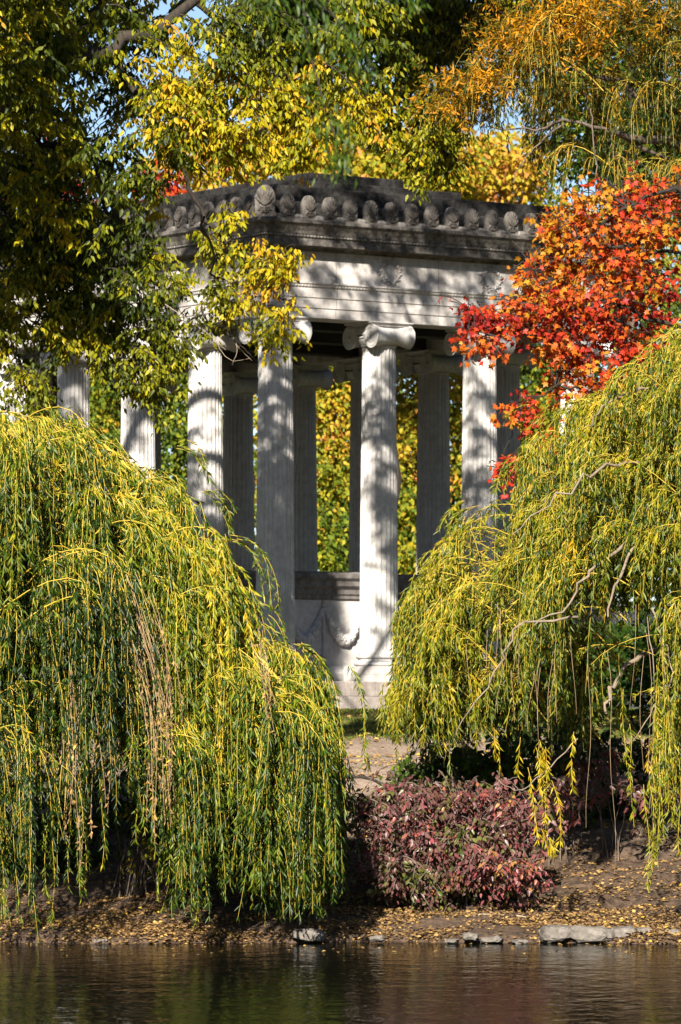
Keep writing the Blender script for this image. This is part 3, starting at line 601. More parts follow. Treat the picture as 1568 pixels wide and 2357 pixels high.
def spray_at(root,c,tn,tpl,material,leaf,per,tonefn,twig,spread=.24,droop=.9,width=1.0,av=1.0,name='foliage',nb=None,hubs=None,hubr=.012):
    m=len(c)
    # twig: hangs in a curve through the spray
    az=R.uniform(0,2*PI,m); d=np.stack([np.cos(az),np.sin(az)*.7,0*az],-1)
    ln=spread*R.uniform(1.6,3.0,m)
    a=c-d*(ln*.5)[:,None]+np.stack([0*ln,0*ln,R.uniform(.1,.5,m)*ln],-1); b=c+d*(ln*.45)[:,None]-np.stack([0*ln,0*ln,R.uniform(.1,.6,m)*ln],-1)
    P=hermite(a,b,d*ln[:,None]*.8+np.array([0,0,.1]),(d*.5-np.array([0,0,.8]))*ln[:,None]*.8,6)
    if twig: tubes('twig',P,np.linspace(.010,.004,6)[None]*np.ones((m,1)),3,twig,root)['kind']='stuff'
    cnt=np.maximum((per*R.uniform(.6,1.3,m)).astype(int),3); kk=np.repeat(np.arange(m),cnt); q=len(kk)
    pos,t=along(P[kk],R.random(q)); az=R.uniform(0,2*PI,q); off=np.abs(R.normal(0,spread*.45,q))
    lat=np.stack([np.cos(az),np.sin(az),0*az],-1)
    pos=pos+lat*off[:,None]-np.stack([0*off,0*off,off*R.uniform(0,.9,q)],-1)
    ax=lat*R.uniform(.3,1,q)[:,None]+t*.3+np.array([0,0,-droop])*R.uniform(.4,1.3,(q,1))
    tone=tn[kk]+R.normal(0,.11,q)+R.normal(0,.12,m)[kk]+.10*vnoise(c,1.3,9)[kk]
    lf=leaves(name,tpl,pos,ax,leaf*R.uniform(.65,1.2,q),tone,material,root,width=width,nbias=nb); lf['kind']='stuff'
    if hubs is not None:                    # feeder boughs from the nearest hub to every few sprays
        hubs=np.asarray(hubs); sel=R.permutation(m)[:max(m//4,1)]; s=a[sel]
        dd=np.linalg.norm(hubs[None]-s[:,None],axis=2); h=hubs[dd.argmin(1)]; ok=(dd.min(1)<2.4)|(sel>=m); s,h=s[ok],h[ok]; l=np.linalg.norm(s-h,axis=1,keepdims=True)
        P=hermite(h,s,(s-h)*.7+np.array([0,0,.35])*l,(s-h)*.6-np.array([0,0,.5])*l,9)+0
        P[:,1:-1]+=R.normal(0,.02,P[:,1:-1].shape)
        tubes('bough',P,np.linspace(1,.4,9)[None]*hubr*R.uniform(.7,1.6,(len(s),1)),4,twig,root)['kind']='stuff'
    return c

# ---- the big overhanging tree, yellow green, trunk left of the frame
yt=empty('box_elder_tree',[W1(-320,1700,76)[0],76,float(ground(-7.6,76))],'big spreading tree with yellow and green leaves overhanging the temple from the left','tree')
YL=[P_((-320,900,76),(-200,450,75),(-60,290,73.6),(60,225,72.6),(154,162,72),(241,123,72),(329,77,72),(452,5,72.4),(560,-60,73.5),(800,-160,75)),
    P_((-300,700,76),(-150,500,76),(-20,480,75.5),(80,560,75.3),(120,760,75)),
    P_((-60,290,75.6),(40,380,75.4),(110,330,75.2),(200,400,75),(290,520,74.8),(300,640,74.7),(330,720,74.6)),
    P_((241,123,75),(330,240,73),(420,400,73.4),(470,500,73.6),(520,560,73.7),(600,620,73.6),(650,690,73.6)),
    P_((60,225,75.4),(90,330,75.2),(180,330,75),(250,470,74.9),(250,640,74.8),(290,780,74.8),(330,860,74.7)),
    P_((452,5,74.6),(560,90,75),(640,200,75),(740,260,75),(850,300,75)),
    P_((560,-60,74.5),(760,60,75.5),(880,170,75.5),(960,260,75.4),(1010,360,75.3)),
    P_((560,-60,74.5),(820,-20,76),(1000,20,76),(1100,40,76)),
    P_((154,162,75.2),(200,60,75.4),(260,-40,75.6),(380,-300,76)),
    P_((470,500,65.0),(500,640,73.7),(510,720,73.7),(540,790,73.7)),
    P_((510,720,73.7),(530,775,73.7),(560,800,73.7),(590,830,73.7))]
limb_paths('trunk',[([list(yt.location),W1(-310,1300,76),W1(-320,900,76),W1(-380,400,76),W1(-300,-200,76)],.45,.25)],M['bark_dark'],yt,10)
limb_paths('limb',[(YL[0],.17,.05),(YL[1],.07,.02),(YL[2],.06,.014),(YL[3],.05,.012),(YL[4],.05,.012),(YL[5],.05,.010),(YL[6],.05,.010),(YL[7],.05,.010),(YL[8],.09,.05),(YL[9],.02,.007),(YL[10],.012,.005)],M['bark_dark'],yt,7,22)
hubsY=np.concatenate([np.array(l)[1:] for l in YL])
CL=[(-20,90,200,150,70,75.5,.9,.40),(180,60,170,90,45,75.6,.9,.33),(40,330,140,110,50,75.2,.7,.42),(60,140,110,90,30,74.6,.4,.55),
 (130,480,170,140,70,75.3,.8,.33),(60,680,130,180,60,75.3,.7,.40),(230,600,150,110,45,75,.6,.38),(300,760,110,130,55,74.9,.5,.38),(180,740,60,60,20,74.5,.3,.62),(70,620,70,50,14,74.5,.3,.66),
 (340,860,60,100,18,74.8,.3,.48),(60,900,60,60,16,74.8,.4,.50),(380,620,40,60,12,74.7,.3,.55),(10,760,40,70,12,74.6,.3,.6),
 (340,330,120,120,34,75.2,.6,.42),(470,160,140,90,60,75,.5,.66),(420,250,130,60,45,74.8,.4,.72),(560,250,150,80,75,74.8,.4,.76),(640,330,110,50,38,74.7,.3,.76),(480,350,110,50,30,74.9,.4,.66),
 (720,200,110,110,55,75,.5,.62),(800,270,90,60,30,74.9,.4,.62),(640,90,180,80,60,75.6,.7,.42),(860,120,130,120,55,75.8,.7,.42),(960,60,140,80,55,76,.7,.40),(960,250,100,90,44,75.6,.5,.46),(1000,340,55,70,22,75.5,.3,.42),(1030,395,25,25,6,75.4,.2,.55),
 (1100,20,120,60,34,76.2,.6,.38),(760,20,150,60,40,76,.8,.36),(560,20,90,60,20,76,.8,.34),
 (480,510,60,50,7,73.8,.2,0.50),(500,590,67,45,7,73.7,.2,0.56),(590,600,75,38,9,73.6,.2,0.68),(620,650,52,60,11,73.5,.2,0.74),(560,690,60,40,6,73.6,.2,0.68),(630,735,45,32,5,73.5,.2,0.70),(470,660,40,40,4,73.6,.2,0.52),(460,750,45,30,4,73.7,.2,0.50),(590,775,60,22,4,73.5,.2,0.58),(430,790,25,14,2,73.7,.2,0.50)]
CL+=[(150,120,200,160,60,78,1,.30),(120,450,200,200,60,78,1,.28),(500,60,200,90,45,78.5,.8,.30),(860,80,220,100,60,78.5,.8,.30)]
CL=[(a,b,c,d,int(n*(1.75 if a<420 and e>74.85 or b<130 else 1.3)),e,f,g-(.08 if a<420 and e>70 else .03 if g<.5 else .02)) for a,b,c,d,n,e,f,g in CL]
sprays(yt,CL,T_OVATE,M['lf_yellow'],.112,46,None,M['bark_dark'],.22,1.0,hubs=hubsY,av=1.0)
# bare tangled twig ends
limb_paths('bare_twig',[(P_((520,740,73.7),(545,800,73.7),(535,840,73.7)),.008,.003),(P_((540,790,73.7),(580,830,73.7)),.006,.003),(P_((515,770,73.7),(500,790,73.7),(530,830,73.7),(575,825,73.7)),.006,.003),(P_((380,700,73.7),(470,760,73.7),(520,805,73.7)),.007,.003)],M['bark_pale'],yt,4,8)
# the rest of that crown, above the frame, which throws the dappled shade on the temple
def shade_point(X,Y,Zr,Dc):                     # walk from a building point towards the sun to distance Dc
    p=bw(X,Y,Zr); t=(p[...,1]-Dc)/(-TOSUN[1]); return p+t[...,None]*TOSUN
hi=[];
def shade(n,X,Y,Z,Dr=(71,79)):
    Dc=R.uniform(Dr[0],Dr[1],n); hi.append(shade_point(X,Y,Z,Dc))
n=250; shade(n,R.uniform(-1.5,8.5,n),np.full(n,-.5),R.uniform(6.6,9.8,n))       # right face entablature
n=330; shade(n,np.full(n,-.5),R.uniform(-1,13,n),R.uniform(4.,9.8,n))             # left face
n=90; shade(n,R.uniform(-1,1,n),np.full(n,-.4),R.uniform(1.5,6.6,n))
n=60; shade(n,R.uniform(1.6,3.2,n),np.full(n,-.4),R.uniform(3.,6.6,n))
n=90; shade(n,R.uniform(4.,5.6,n),np.full(n,-.4),R.uniform(2.6,6.6,n))
n=190; shade(n,R.uniform(-1.5,9,n),R.uniform(-.6,5,n),R.uniform(7.9,10.6,n),(66,78))
n=120; shade(n,np.full(n,-.4),R.uniform(2.7*A,3.3*A,n),R.uniform(2.5,6.8,n))
n=90; shade(n,R.uniform(-1.,7,n),np.full(n,-.4),R.uniform(6.7,8,n),(79,84))
n=70; shade(n,np.full(n,-.4),R.uniform(1,4,n),R.uniform(0.5,4,n))
n=1600; p=W(R.uniform(-80,450,n),R.uniform(-80,850,n),75.2+0*np.zeros(n)); t=R.uniform(3,9,n)/(-TOSUN[1]); hi.append(p+t[:,None]*TOSUN)
n=760; p=W(R.uniform(450,1150,n),R.uniform(-60,260,n),75.8+0*np.zeros(n)); t=R.uniform(2,9,n)/(-TOSUN[1]); hi.append(p+t[:,None]*TOSUN)
hi=np.concatenate(hi); sx,sy=scr(hi)
tb=((hi-np.array([C0[0],C0[1],Z0]))@np.array([[math.cos(TH),-math.sin(TH),0],[math.sin(TH),math.cos(TH),0],[0,0,1]]))
sd=TOSUN@np.array([[math.cos(TH),-math.sin(TH),0],[math.sin(TH),math.cos(TH),0],[0,0,1]]); q_=tb-((tb[:,1]+.4)/sd[1])[:,None]*sd
drop=((q_[:,0]>.3)&(q_[:,0]<1.9)&(q_[:,2]<4.8))|((q_[:,0]>1.7)&(q_[:,0]<3)&(q_[:,2]<3.0)&(R.random(len(hi))<.8))
hi=hi[~drop]; sx,sy=sx[~drop],sy[~drop]
hi=hi[(sy<-30)|((sx<430)&(sy>-30)&(sy<850)&(sx>-400))]
spray_at(yt,hi,.45+R.normal(0,.1,len(hi)),T_OVATE,M['lf_yellow'],.125,44,None,M['bark_dark'],.16,.9,name='upper_foliage',
  hubs=np.array([W1(x,y,75) for x in range(-200,1200,150) for y in (-100,-350,-600)]),hubr=.02)
limb_paths('upper_limb',[(P_((-300,-200,76),(0,-400,75.5),(300,-520,75),(600,-560,75)),.16,.05),(P_((-300,-200,76),(100,-250,75.5),(500,-300,75),(900,-260,75)),.14,.04),(P_((-320,0,76),(-100,-100,75.5),(100,-180,75),(300,-200,75)),.1,.04),
  (P_((-300,-200,76),(-100,-600,76),(200,-800,76),(500,-900,76)),.14,.04)],M['bark_dark'],yt,7,16)

n=420; c=W(R.uniform(950,1750,n),R.uniform(-750,-60,n),R.uniform(70.5,78,n))
spray_at(gw,c,.4+R.normal(0,.1,n),T_LANCE,M['lf_gold'],.14,34,None,M['bark_dark'],.26,.9,name='upper_foliage',hubs=np.array([W1(x,y,74) for x in range(1000,1800,120) for y in (-80,-300,-560)]),width=1.5)
# ---- red maple
rm=empty('maple_tree',[W1(1790,1700,72)[0],72,float(ground(6.5,72))],'red and orange maple reaching in front of the temple from the right','maple')
ML=[P_((1760,900,72),(1700,500,72),(1568,445,71.5),(1440,475,71),(1340,550,70.7),(1245,612,70.5)),
 P_((1700,600,72),(1568,585,71.5),(1450,572,71),(1330,560,70.8),(1235,600,70.6),(1180,555,70.5)),
 P_((1720,780,72),(1568,760,71.5),(1420,700,71),(1300,700,70.6),(1180,760,70.4),(1100,770,70.3)),
 P_((1740,980,72),(1560,960,71.5),(1400,910,71),(1280,890,70.6),(1200,950,70.4)),
 P_((1745,1250,72),(1550,1230,71.5),(1430,1230,71),(1350,1220,70.8)),
 P_((1700,500,72),(1650,300,72),(1560,180,72))]
limb_paths('trunk',[([list(rm.location),W1(1780,1300,72),W1(1740,900,72),W1(1690,500,72),W1(1680,200,72)],.22,.10)],M['bark_dark'],rm,9)
limb_paths('limb',[(ML[0],.045,.010),(ML[1],.035,.008),(ML[2],.045,.008),(ML[3],.04,.008),(ML[4],.03,.008),(ML[5],.05,.02)],M['bark_dark'],rm,6,20)
MC=[(1350,470,50,40,12,71,.3,.80),(1290,520,40,40,10,70.8,.3,.70),(1400,540,120,70,44,71.2,.4,.55),(1300,610,70,60,20,70.8,.3,.66),(1250,650,60,40,15,70.6,.3,.68),(1390,640,100,60,32,71,.4,.60),
 (1250,710,70,40,18,70.5,.2,.50),(1160,740,70,34,15,70.4,.2,.36),(1100,740,30,28,7,70.3,.2,.30),(1100,790,35,20,6,70.3,.2,.55),(1330,730,90,50,24,70.8,.3,.44),(1370,800,100,50,26,71,.3,.45),(1260,800,60,34,10,70.6,.2,.55),
 (1330,870,80,34,14,70.9,.3,.55),(1200,945,42,26,8,70.4,.2,.42),(1185,1085,22,26,4,70.4,.1,.48),(1235,1060,40,60,8,70.9,.2,.55),(1500,560,90,120,30,71.8,.5,.38),(1500,760,80,120,20,71.8,.5,.34),(1400,1230,60,30,9,70.6,.3,.4),(1450,1190,50,50,9,71,.3,.4),
 (1540,900,60,60,12,71.8,.4,.5),(1480,440,110,40,18,72,.4,.62),(1420,900,40,40,8,71.4,.3,.5)]
MC=[(a,b,c,d,int(n*1.2)+1,e,f,g+.12) for a,b,c,d,n,e,f,g in MC]
sprays(rm,MC,T_MAPLE,M['lf_red'],.108,19,None,M['bark_dark'],.24,.45,hubs=np.concatenate([np.array(l)[2:] for l in ML]),av=1.0)

# ---- trees behind
def bgtree(cx,D,crown,label,tone,tp=T_OV2,material=M['lf_bg'],leaf=.15,per=16,tw=None,name='background_tree',cat='tree',trunkr=.25,top=None):
    x=W1(cx,HOR,D)[0]; o=empty(name,[x,D,float(ground(x,D))],label,cat,'trees beyond the temple')
    ys=[c[1] for c in crown]; t=W1(cx,min(ys),D)
    limb_paths('trunk',[([list(o.location),[x+.1,D,(o.location.z+t[2])*.35],[x-.1,D,(t[2])*.7],t],trunkr*.7,trunkr*.2)],M['bark_dark'],o,8)
    P=[]
    for (a,b,rx,ry,n,dd,ds,tn) in crown:
        P.append(([[x,D,EYE+(HOR-b)/F*D*.6],W1((a+cx)/2,b+60,D),W1(a,b,dd)],trunkr*.25,.02))
    limb_paths('limb',P,M['bark'],o,5,8)
    sprays(o,crown,tp,material,leaf*1.15,per,None,None,.38,.5,width=1.3,av=1.0,name='crown')
    return o
bgtree(330,104,[(330,380,160,80,140,104,1.5,.62),(240,420,120,90,90,104,1.5,.5),(460,330,100,70,70,105,1,.7),(330,700,200,300,120,106,1.5,.25),(250,900,120,160,160,104,1,.34),(420,950,90,200,120,104,1,.30),(250,1150,150,200,120,104,1,.2)],'orange green tree behind the left end of the temple','tree')if False else None
bgs=[
 (560,118,[(480,380,150,60,110,118,1.2,.68),(600,350,120,60,90,118,1.2,.60)],'pale orange crown showing over the left roof slope of the temple'),
 (900,116,[(830,340,130,70,170,116,1.2,.52),(900,390,160,60,190,116,1.2,.62),(1000,360,110,80,150,116,1.2,.60),(760,400,80,40,60,116,1,.56)],'yellow and pinkish crown right above the temple roof'),
 (1130,119,[(1120,420,110,60,150,119,1.2,.72),(1180,360,90,60,90,119,1.2,.66),(1060,400,70,60,70,119,1.2,.7),(1240,500,60,60,60,119,1,.4)],'golden orange crown over the right end of the temple roof'),
 (770,123,[(770,960,70,130,170,123,1,.62),(770,1150,70,130,190,123,1,.42),(770,1260,75,80,130,122,1,.26),(770,860,70,60,90,124,1,.38),(700,1050,80,220,120,124,1,.5)],'yellow tree seen through the temple between the left middle columns'),
 (960,125,[(950,900,60,120,150,125,1,.66),(945,1060,60,120,160,125,1,.50),(950,1220,60,120,170,124,1,.36),(1050,950,60,160,150,125,1,.60),(1060,1180,60,120,120,125,1,.34),(960,1340,60,60,70,124,1,.28),(1050,820,90,60,60,127,1,.25)],'orange yellow tree seen through the temple between the right middle columns'),
 (1280,123,[(1230,880,70,80,120,123,1,.25),(1230,1000,60,90,110,123,1,.45),(1340,620,120,120,150,123,1,.35),(1400,800,140,160,200,123,1,.22),(1480,640,120,160,180,124,1,.42),(1300,1100,120,200,180,123,1,.3)],'green and yellow tree behind the red maple beyond the temple'),
 (240,120,[(240,880,60,60,110,120,1,.30),(245,960,60,70,110,120,1,.33),(230,1050,90,90,100,120,1,.25),(420,900,50,120,110,120,1,.30),(410,1060,60,100,90,120,1,.2),(80,920,60,100,110,120,1,.32),(360,850,80,60,50,122,1,.15),(560,1000,90,250,120,123,1,.5)],'bright green tree seen through the left colonnade of the temple'),
 (1450,92,[(1330,120,140,110,120,93,1,.20),(1480,180,130,150,150,93,1,.16),(1400,330,120,90,110,93,1,.22),(1520,420,80,120,90,93,1,.25),(1180,60,80,80,50,94,1,.25)],'dark green tree behind the golden willow in the upper right corner'),
]
for cx,D,cr,lab in bgs:
    bgtree(cx,D,[(a,b,c,d,int(n*1.35),e,f,g) for a,b,c,d,n,e,f,g in cr],lab,'tree')
# red maple far left behind
bgtree(130,98,[(100,430,90,90,60,98,1,.35),(370,430,60,35,34,98,.6,.4),(30,450,60,60,40,98,1,.3),(140,560,100,60,30,98,1,.3)],'crimson maple behind the upper left branches','tree',T_MAPLE,M['lf_red'],.12,10,name='background_maple',cat='maple')
# dark green mass closing the view low down beyond everything
def hedge(cx,D,w,h,lab,n,tone=.35,material=M['lf_green'],leaf=.13,name='hedge',tp=T_OV2,dep=1.6):
    x=W1(cx,HOR,D)[0]; z=float(ground(x,D)); o=empty(name,[x,D,z],lab,'bush')
    k=n; ang=R.uniform(0,2*PI,k); rr=R.random(k)**.4
    P=np.stack([x+w/2*rr*np.cos(ang),D+dep*R.uniform(-1,1,k),z+h*np.sqrt(np.clip(1-(rr*np.cos(ang))**2,0.05,1))*R.random(k)**.6],-1)
    kk=np.repeat(np.arange(k),14)
    leaves('foliage',tp,P[kk]+R.normal(0,.16,(len(kk),3)),R.normal(0,1,(len(kk),3)),leaf*R.uniform(.6,1.2,len(kk)),tone+R.normal(0,.15,len(kk))+.15*vnoise(P,1,3)[kk],material,o,width=1.4)['kind']='stuff'
    st=[([[x+u*w*.3,D,z],[x+u*w*.33,D,z+h*.4],[x+u*w*.4,D+.1,z+h*.8]],.04,.01) for u in (-1,-.4,.2,.8)]
    limb_paths('stem',st,M['bark'],o,5,6)
    return o
hedge(1500,84,5.5,1.5,'dark green shrub bed behind the right willow',900,.3)
hedge(760,127,14,2.6,'long green hedge low down beyond the temple columns',1600,.55)
hedge(300,124,10,3.2,'green hedge beyond the left side of the temple',1200,.5)
hedge(1250,127,11,3.0,'green hedge beyond the right end of the temple',1200,.4)
# far-off wood
far=[]; k=5200
xx=R.uniform(-40,45,k); DD=R.uniform(138,165,k); zz=3+R.random(k)**.8*np.where(R.random(k)<.5,9,13)
P=np.stack([xx,DD,zz],-1); a=avoid(P,1.2); P=P[~a]; sx,sy=scr(P); P=P[(sy>330)|((sx>450)&(sx<750)&(sy>250))]; kk=np.repeat(np.arange(len(P)),12)
o=leaves('far_wood',T_OV2,P[kk]+R.normal(0,.35,(len(kk),3)),R.normal(0,1,(len(kk),3)),.34*R.uniform(.6,1.2,len(kk)),.36+R.normal(0,.12,len(kk))+.2*vnoise(P,.25,3)[kk],M['lf_bg'],None,width=1.4)
tag(o,'far-off autumn wood closing the view behind the temple','wood',kind='stuff')

# neighbouring monument glimpsed through the right willow
mo=empty('stone_monument',[W1(1440,HOR,92)[0],92,float(ground(5.5,92))],'low pale stone monument glimpsed through the right willow','monument',rz=TH)
for nm,(w,d,z0,z1) in {'base':(2.2,1.5,.0,.45),'slab':(2.6,1.8,.452,.72),'block':(1.7,1.1,.722,1.6),'cap':(2.0,1.4,1.602,1.9)}.items():
    b=MB(); b.ring([(-.3,z0),(0,z0),(0,z1-.04),(-.04,z1),(-.3,z1)],-w/2,-d/2,w/2,d/2); b.box((-w/2+.28,-d/2+.28,z0),(w/2-.28,d/2-.28,z1-.002)); b.build(nm,M['stone'],mo)

# ---- unseen big trees added on either side to block fill light from the sky
for (tx,ty,hh,lab) in [(-17,70,17,'unseen large green tree added left of the pond to block sky light'),(-20,92,19,'unseen large green tree added left of the temple to block sky light'),(17,70,18,'unseen large green tree added right of the pond to block sky light'),(19,92,19,'unseen large green tree added right of the temple to block sky light'),(-24,48,15,'unseen large tree added on the left shore to block sky light'),(22,46,16,'unseen large tree added on the right shore to block sky light'),(27,112,22,'unseen large tree added behind the temple on the right to block sky light'),(-28,112,22,'unseen large tree added behind the temple on the left to block sky light')]:
    gz_=float(ground(tx,ty)); o=empty('added_side_tree',[tx,ty,gz_],lab,'tree','unseen trees added beside the view')
    limb_paths('trunk',[([[tx,ty,gz_],[tx+.3,ty,gz_+hh*.4],[tx,ty,gz_+hh*.85]],.4,.1)],M['bark_dark'],o,8)
    n=2600; v=norm(R.normal(0,1,(n,3)))*R.random((n,1))**.33; P=np.array([tx,ty,gz_+hh*.55])+v*np.array([6.2,7.5,hh*.48])
    leaves('crown',T_OV2,P,R.normal(0,1,(n,3)),R.uniform(.6,1.2,n),.3+R.normal(0,.15,n),M['lf_green'],o,width=1.6)['kind']='stuff'
# ---- shrubs on the bank
def bush(name,lab,blobs,stems,tpl,material,leaf,per,D0,tonefn=None,droop=.6,width=1.,cat='bush',n_scale=1.,nb=None,ns=46,sw=.25):
    cx,cy=stems[0][0],stems[0][1]; x=W1(cx,cy,D0)[0]; o=empty(name,[x,D0,float(ground(x,D0))],lab,cat)
    z=o.location.z
    c=[];tn=[]
    for a,b_,rx,ry,n,dd,ds,t in blobs:
        n=int(n*n_scale); an=R.uniform(0,2*PI,n); rr=R.random(n)**.55*R.choice([1,1,1.2],n)
        c.append(W(a+rx*rr*np.cos(an),b_+ry*rr*np.sin(an),dd+R.normal(0,ds,n))); tn.append(np.full(n,t))
    c=np.concatenate(c); tn=np.concatenate(tn); zg=ground(c[:,0],c[:,1]); c[:,2]=np.maximum(c[:,2],zg+.08)
    spray_at(o,c,tn,tpl,material,leaf,per,None,M['bark'],.16,droop,width,0,'foliage',nb)
    st=[]
    sel=R.permutation(len(c))[:ns]
    for i in sel:
        bx=x+R.normal(0,.25)+sw*1.4*(c[i][0]-x); by=D0+R.normal(0,.15); st.append(([[bx,by,float(ground(bx,by))-.03],[bx+.3*(c[i][0]-bx),by,z+.45*(c[i][2]-z)],c[i]],.014,.004))
    limb_paths('stem',st,M['bark'],o,5,8)
    return o
bush('viburnum_bush','purple and crimson shrub on the bank right of centre above the leaf litter',
 [(900,1900,80,70,50,64.4,.4,.50),(1000,1900,110,90,80,64.3,.4,.48),(1120,1900,110,90,75,64.3,.4,.62),(960,1990,110,70,60,63.9,.3,.40),(1100,1990,110,60,55,63.8,.3,.62),(1170,2010,60,45,30,63.6,.3,.80),(900,2000,60,45,20,63.9,.3,.34),(1010,2050,50,36,16,63.6,.2,.22),(850,1850,50,50,24,64.7,.3,.42),(1040,1840,150,40,50,65.0,.3,.4),(1190,1870,60,60,30,64.5,.3,.6),(1100,1930,70,40,20,63.7,.2,.3)],
 [(1030,2080)],T_OVATE,M['lf_bush'],.09,24,64.3,width=1.2,nb=np.array([0,-.3,.7]))
bush('viburnum_bush','thin reddish shrub half hidden behind the right willow tresses',
 [(1290,1830,70,50,26,67,.3,.62),(1380,1800,60,50,18,67.5,.3,.55),(1330,1760,90,40,18,68,.3,.5),(1500,1840,60,60,14,67,.3,.5)],[(1330,1900)],T_OVATE,M['lf_bush'],.12,10,67.3,width=1.2,ns=16,sw=.55)
bush('green_bush','green and yellow shrub behind the purple bush below the right willow',
 [(960,1790,50,40,40,68.5,.4,.45),(1040,1780,90,60,90,68.5,.5,.36),(1180,1760,120,60,90,69,.5,.25),(1000,1850,80,40,40,67.5,.4,.35),(1090,1850,80,40,40,67.3,.4,.25)],[(1080,1850)],T_OV2,M['lf_green'],.11,16,68.6,width=1.4)
bush('green_bush','low dark green shrub at the foot of the purple bush',
 [(1130,2040,60,30,20,64.6,.2,.15),(990,2080,50,25,12,64.3,.2,.15),(1080,2030,50,30,14,64.7,.2,.2)],[(1100,2090)],T_OV2,M['lf_green'],.09,12,64.5,width=1.4,n_scale=.9)
bush('sapling','spindly sapling with a few yellow leaves under the left willow',
 [(330,1900,40,50,9,64.5,.2,.62),(340,1990,30,40,7,64.2,.2,.6),(320,1850,30,30,5,64.5,.2,.6)],[(335,2065)],T_OVATE,M['lf_yellow'],.10,7,64.3,cat='sapling')
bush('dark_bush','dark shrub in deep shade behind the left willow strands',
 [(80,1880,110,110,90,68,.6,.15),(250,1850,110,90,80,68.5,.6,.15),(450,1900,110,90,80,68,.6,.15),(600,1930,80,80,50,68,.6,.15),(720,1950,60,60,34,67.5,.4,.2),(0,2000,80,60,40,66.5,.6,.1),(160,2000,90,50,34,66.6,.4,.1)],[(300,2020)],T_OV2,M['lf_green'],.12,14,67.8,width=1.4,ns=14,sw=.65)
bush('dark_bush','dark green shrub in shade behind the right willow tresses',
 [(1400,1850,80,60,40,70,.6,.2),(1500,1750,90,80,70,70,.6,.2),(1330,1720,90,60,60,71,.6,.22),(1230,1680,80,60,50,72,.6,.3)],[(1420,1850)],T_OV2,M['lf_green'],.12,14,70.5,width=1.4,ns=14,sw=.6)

# ---- rocks along the shore
def rock(px,py,w,h,lab,D=62.3,dep=.35,seed=0):
    r=np.random.default_rng(seed); p=W1(px,py,D); me=bpy.data.meshes.new('shore_rock')
    import bmesh
    bm=bmesh.new(); bmesh.ops.create_icosphere(bm,subdivisions=3,radius=1)
    co=np.array([v.co[:] for v in bm.verts]); co=np.sign(co)*np.abs(co)**.55; co*=np.array([w/2/1.0,dep/2,h/2])/np.abs(co).max(0)
    co+=.055*w*(vnoise(co,5/w,seed)[:,None]*np.array([.5,.5,.5]))*norm(co)+r.normal(0,.008,co.shape)
    co[:,2]+=h*.12*np.round(vnoise(co,2/w,seed+1))
    for v,c_ in zip(bm.verts,co): v.co=c_
    bm.to_mesh(me); bm.free(); me.materials.append(M['rock'])
    o=bpy.data.objects.new('shore_rock',me); link(o); o.location=[float(v) for v in p]; o.rotation_euler=(0,r.normal(0,.04),r.normal(0,.15))
    return tag(o,lab,'rock','pale rocks along the waterline')
rock(1281,2149,.43,.20,'broken pale rock at the left end of the stone edging',61.9,seed=1)
rock(1360,2150,.60,.21,'longest flat pale slab in the stone edging at right',61.9,seed=2)
rock(1436,2152,.34,.19,'short pale block between the long slab and the next small block',61.95,seed=3)
rock(1478,2153,.22,.18,'small upright pale block right of the short block',62,seed=4)
rock(1535,2155,.40,.16,'low pale slab at the right edge of the picture by the willow tips',62,seed=5)
rock(1084,2158,.20,.10,'small rounded rock below the purple bush',61.8,seed=6)
rock(1132,2163,.28,.07,'flat low rock beside the small rounded rock below the bush',61.8,seed=7)
rock(1195,2167,.20,.04,'thin sliver of rock at the waterline left of the stone edging',61.7,seed=8)
rock(712,2152,.42,.15,'pale rock at the waterline between the left willow strands',61.9,seed=9)
rock(232,2165,.20,.06,'small pale rock at the waterline at far left',61.7,seed=10)
rock(1040,2166,.16,.05,'tiny pale stone at the waterline left of the rounded rock',61.7,seed=11)
rock(870,2160,.18,.06,'tiny dark stone at the waterline near the left willow tips',61.75,seed=12)
# fallen stick and roots
def stick(pts,lab,r=.02,name='fallen_branch',material=M['bark_dark']):
    P=[]
    for px,D in pts:
        x=W1(px,0,D)[0]; P.append([x,D,float(ground(x,D))+r*.7])
    o=limb_paths(name,[(P,r,r*.6)],material,None,6,14); return tag(o,lab,'branch')
stick([(790,74.2),(820,73.9),(860,73.6),(895,73.2)],'dark fallen branch lying across the bare path',.03)
stick([(820,62.9),(850,62.6),(890,62.5),(905,62.6)],'thin broken stick on the leaf litter near the water',.02)
stick([(380,63.4),(440,63.2),(500,63.3)],'dark root on the bank beneath the left willow',.035,'tree_root')
stick([(1090,63.2),(1150,63.4),(1220,63.3)],'thin stick lying on the litter below the purple bush',.015,'fallen_branch',M['bark_pale'])

# ---- fallen leaves and lawn
def litter(n,x0,x1,d0,d1,keep=None,size=.075,tone=.5,name='fallen_leaves',lab='',seed=5):
    x=R.uniform(x0,x1,n); d=d0+(d1-d0)*R.random(n)**1.4; y=shore(x)+d
    p=np.stack([x,y,0*x],-1); dn=vnoise(p,1.1,seed)*.5+.5; k=R.random(n)<np.clip(-.15+1.5*dn,0.03,1)
    if keep is not None: k&=keep(x,y)
    x,y=x[k],y[k]; n=len(x); z=ground(x,y)+R.uniform(.003,.03,n); az=R.uniform(0,2*PI,n)
    ax=np.stack([np.cos(az),np.sin(az),R.normal(.08,.3,n)],-1)
    o=leaves(name,T_OV2,np.stack([x,y,z],-1),ax,size*R.uniform(.5,1.25,n),tone+R.normal(0,.24,n),M['lf_litter'],None,width=1.5,nbias=np.array([0,-1.,3.5])); return tag(o,lab,'leaves',kind='stuff')
litter(38000,-6,6,.02,3.2,None,.06,.42,lab='yellow and brown fallen leaves carpeting the bank by the water')
